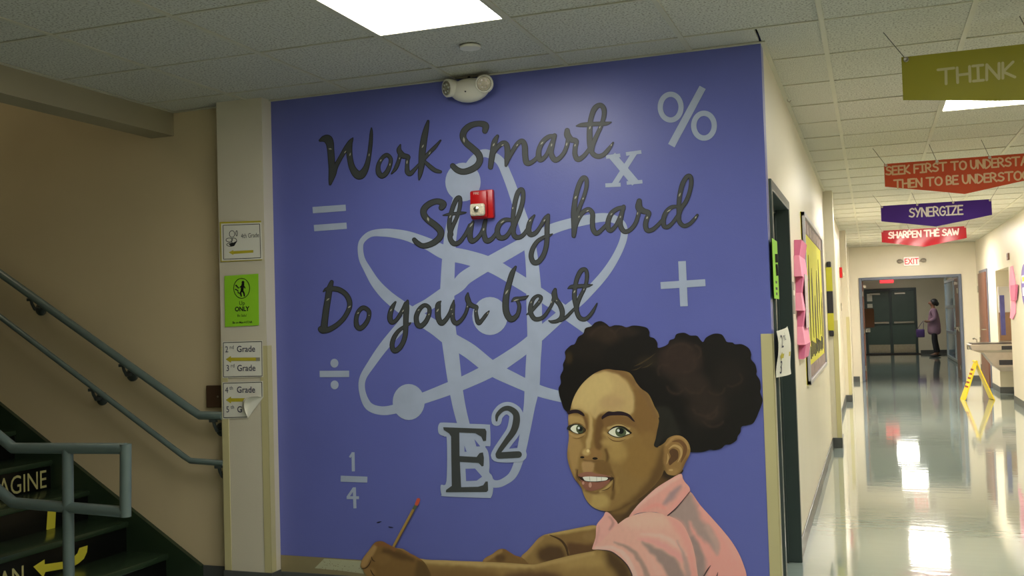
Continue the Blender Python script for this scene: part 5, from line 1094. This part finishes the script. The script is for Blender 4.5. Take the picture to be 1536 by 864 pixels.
MB().bbox((2.38, A1-.05, 1.32), (2.75, A1-.008, 1.74), .008).build('upper_panel', mat('filler_grey', (205, 200, 196), .35), t)
MB().bbox((2.38, A1-.04, .86), (2.75, A1-.008, 1.32), .006).build('recess_panel', mat('recess_brown', (150, 118, 92), .3, metal=.5, var=.1), t)
MB().bbox((2.40, A1-.06, .95), (2.47, A1-.045, 1.6), .004).build('blue_strip', mat('strip_blue', (84, 84, 150), .4, var=.15, vscale=12), t)
# wet floor sign
t = thing('wet_floor_sign', (1.91, 12.1, 0), 'yellow folding wet floor sign standing by the drinking fountain', 'wet floor sign')
WX0, WX1, WT, WZ, WYc = 1.69, 2.13, 1.905, 0.585, 12.12
for sx, xf in ((-1, WX0), (1, WX1)):
    d = Vector((WT-xf, 0, WZ)); mb = MB(); th = 0.012*(-sx)
    n_ = Vector((-WZ, 0, (WT-xf))).normalized()*0.02*(1 if sx < 0 else -1)
    a0 = Vector((xf, WYc-.13, 0.0)); b0 = Vector((WT+sx*.004, WYc-.08, WZ)); b1 = Vector((WT+sx*.004, WYc+.08, WZ)); a1 = Vector((xf, WYc+.13, 0.0))
    mb.prism([a0, b0, b1, a1], (0.022*sx*-1, 0, 0.008)); po = mb.build('panel', YPLASTIC, t)
    pn = MB()
    for k in range(5): u = .35+k*.11; q = a0+(b0-a0)*u; pn.box((q.x+sx*0.002-.004, q.y+.03, q.z-.016), (q.x+sx*.002+.004, WYc+.08, q.z+.012))
    pn.build('lettering', mat('sign_red_print', (150, 50, 30), .6), po)
t.rotation_euler.z = math.radians(9)
MB().tube([(WT-.008, WYc-.1, WZ+.004), (WT-.008, WYc+.1, WZ+.004)], .014, 8).build('hinge', YPLASTIC, t)
# pink ribbon and blue sign
t = thing('paper_ribbon', (RW, 11.1, 1.3), 'pink paper ribbon decoration on the right wall above the fountain', 'paper decoration')
def rw(q, X): return [onX(a, b_, X) for a, b_ in q]
MB().prism(rw([(1516,400),(1519.5,399),(1522,414),(1524,426),(1524,470),(1520,479),(1516,477),(1518,452),(1515,430)], RW-.004), (-.012, 0, 0)).build('ribbon_loop', PINK, t)
MB().prism(rw([(1519,428),(1527,427),(1525.5,450),(1519.5,451)], RW-.017), (-.03, 0, 0)).build('ribbon_knot', PINKD, t)
t = thing('shield_sign', (RW, 9.9, 1.4), 'blue and white shield shaped sign at the right edge of the corridor wall', 'wall sign')
pts = [(RW-.004, 9.9+.36*math.cos(a*math.pi/12), 1.68+.29*math.sin(a*math.pi/12)) for a in range(24)]
MB().prism(pts, (-.012, 0, 0)).build('board', mat('shield_purple', (92, 74, 150), .5), t)
MB().box((RW-.018, 9.62, 1.72), (RW-.016, 10.16, 1.82)).box((RW-.018, 9.65, 1.55), (RW-.016, 10.13, 1.66)).build('white_band', PAPER, t); MB().box((RW-.02, 9.8, 1.74), (RW-.018, 10.1, 1.8)).build('yellow_print', YPAPER, t)
t = thing('thermostat', (RW, 11.9, 2.1), 'small brown sensor on the right wall above the pink ribbon', 'wall sensor')
P = onX(1513, 384, RW); MB().bbox((RW-.025, P.y-.1, P.z-.06), (RW, P.y+.05, P.z+.04), .004).build('cover', mat('sensor_brown', (120, 84, 64), .5), t)
MB().lathe([(.01, -.028), (.01, -.025)], (RW, P.y, P.z), 'X', 8).build('sensor_eye', DARK, t)
# small hook on the ceiling by the corridor wall
P = onZ(1181, 148, H)
tag(MB().tube([(P.x, P.y, H), (P.x, P.y, H-.015), (P.x+.012, P.y, H-.022), (P.x+.02, P.y, H-.012)], .002, 6).build('ceiling_hook', STEEL), 'tiny wire hook in the ceiling beside the corridor wall', 'hook')
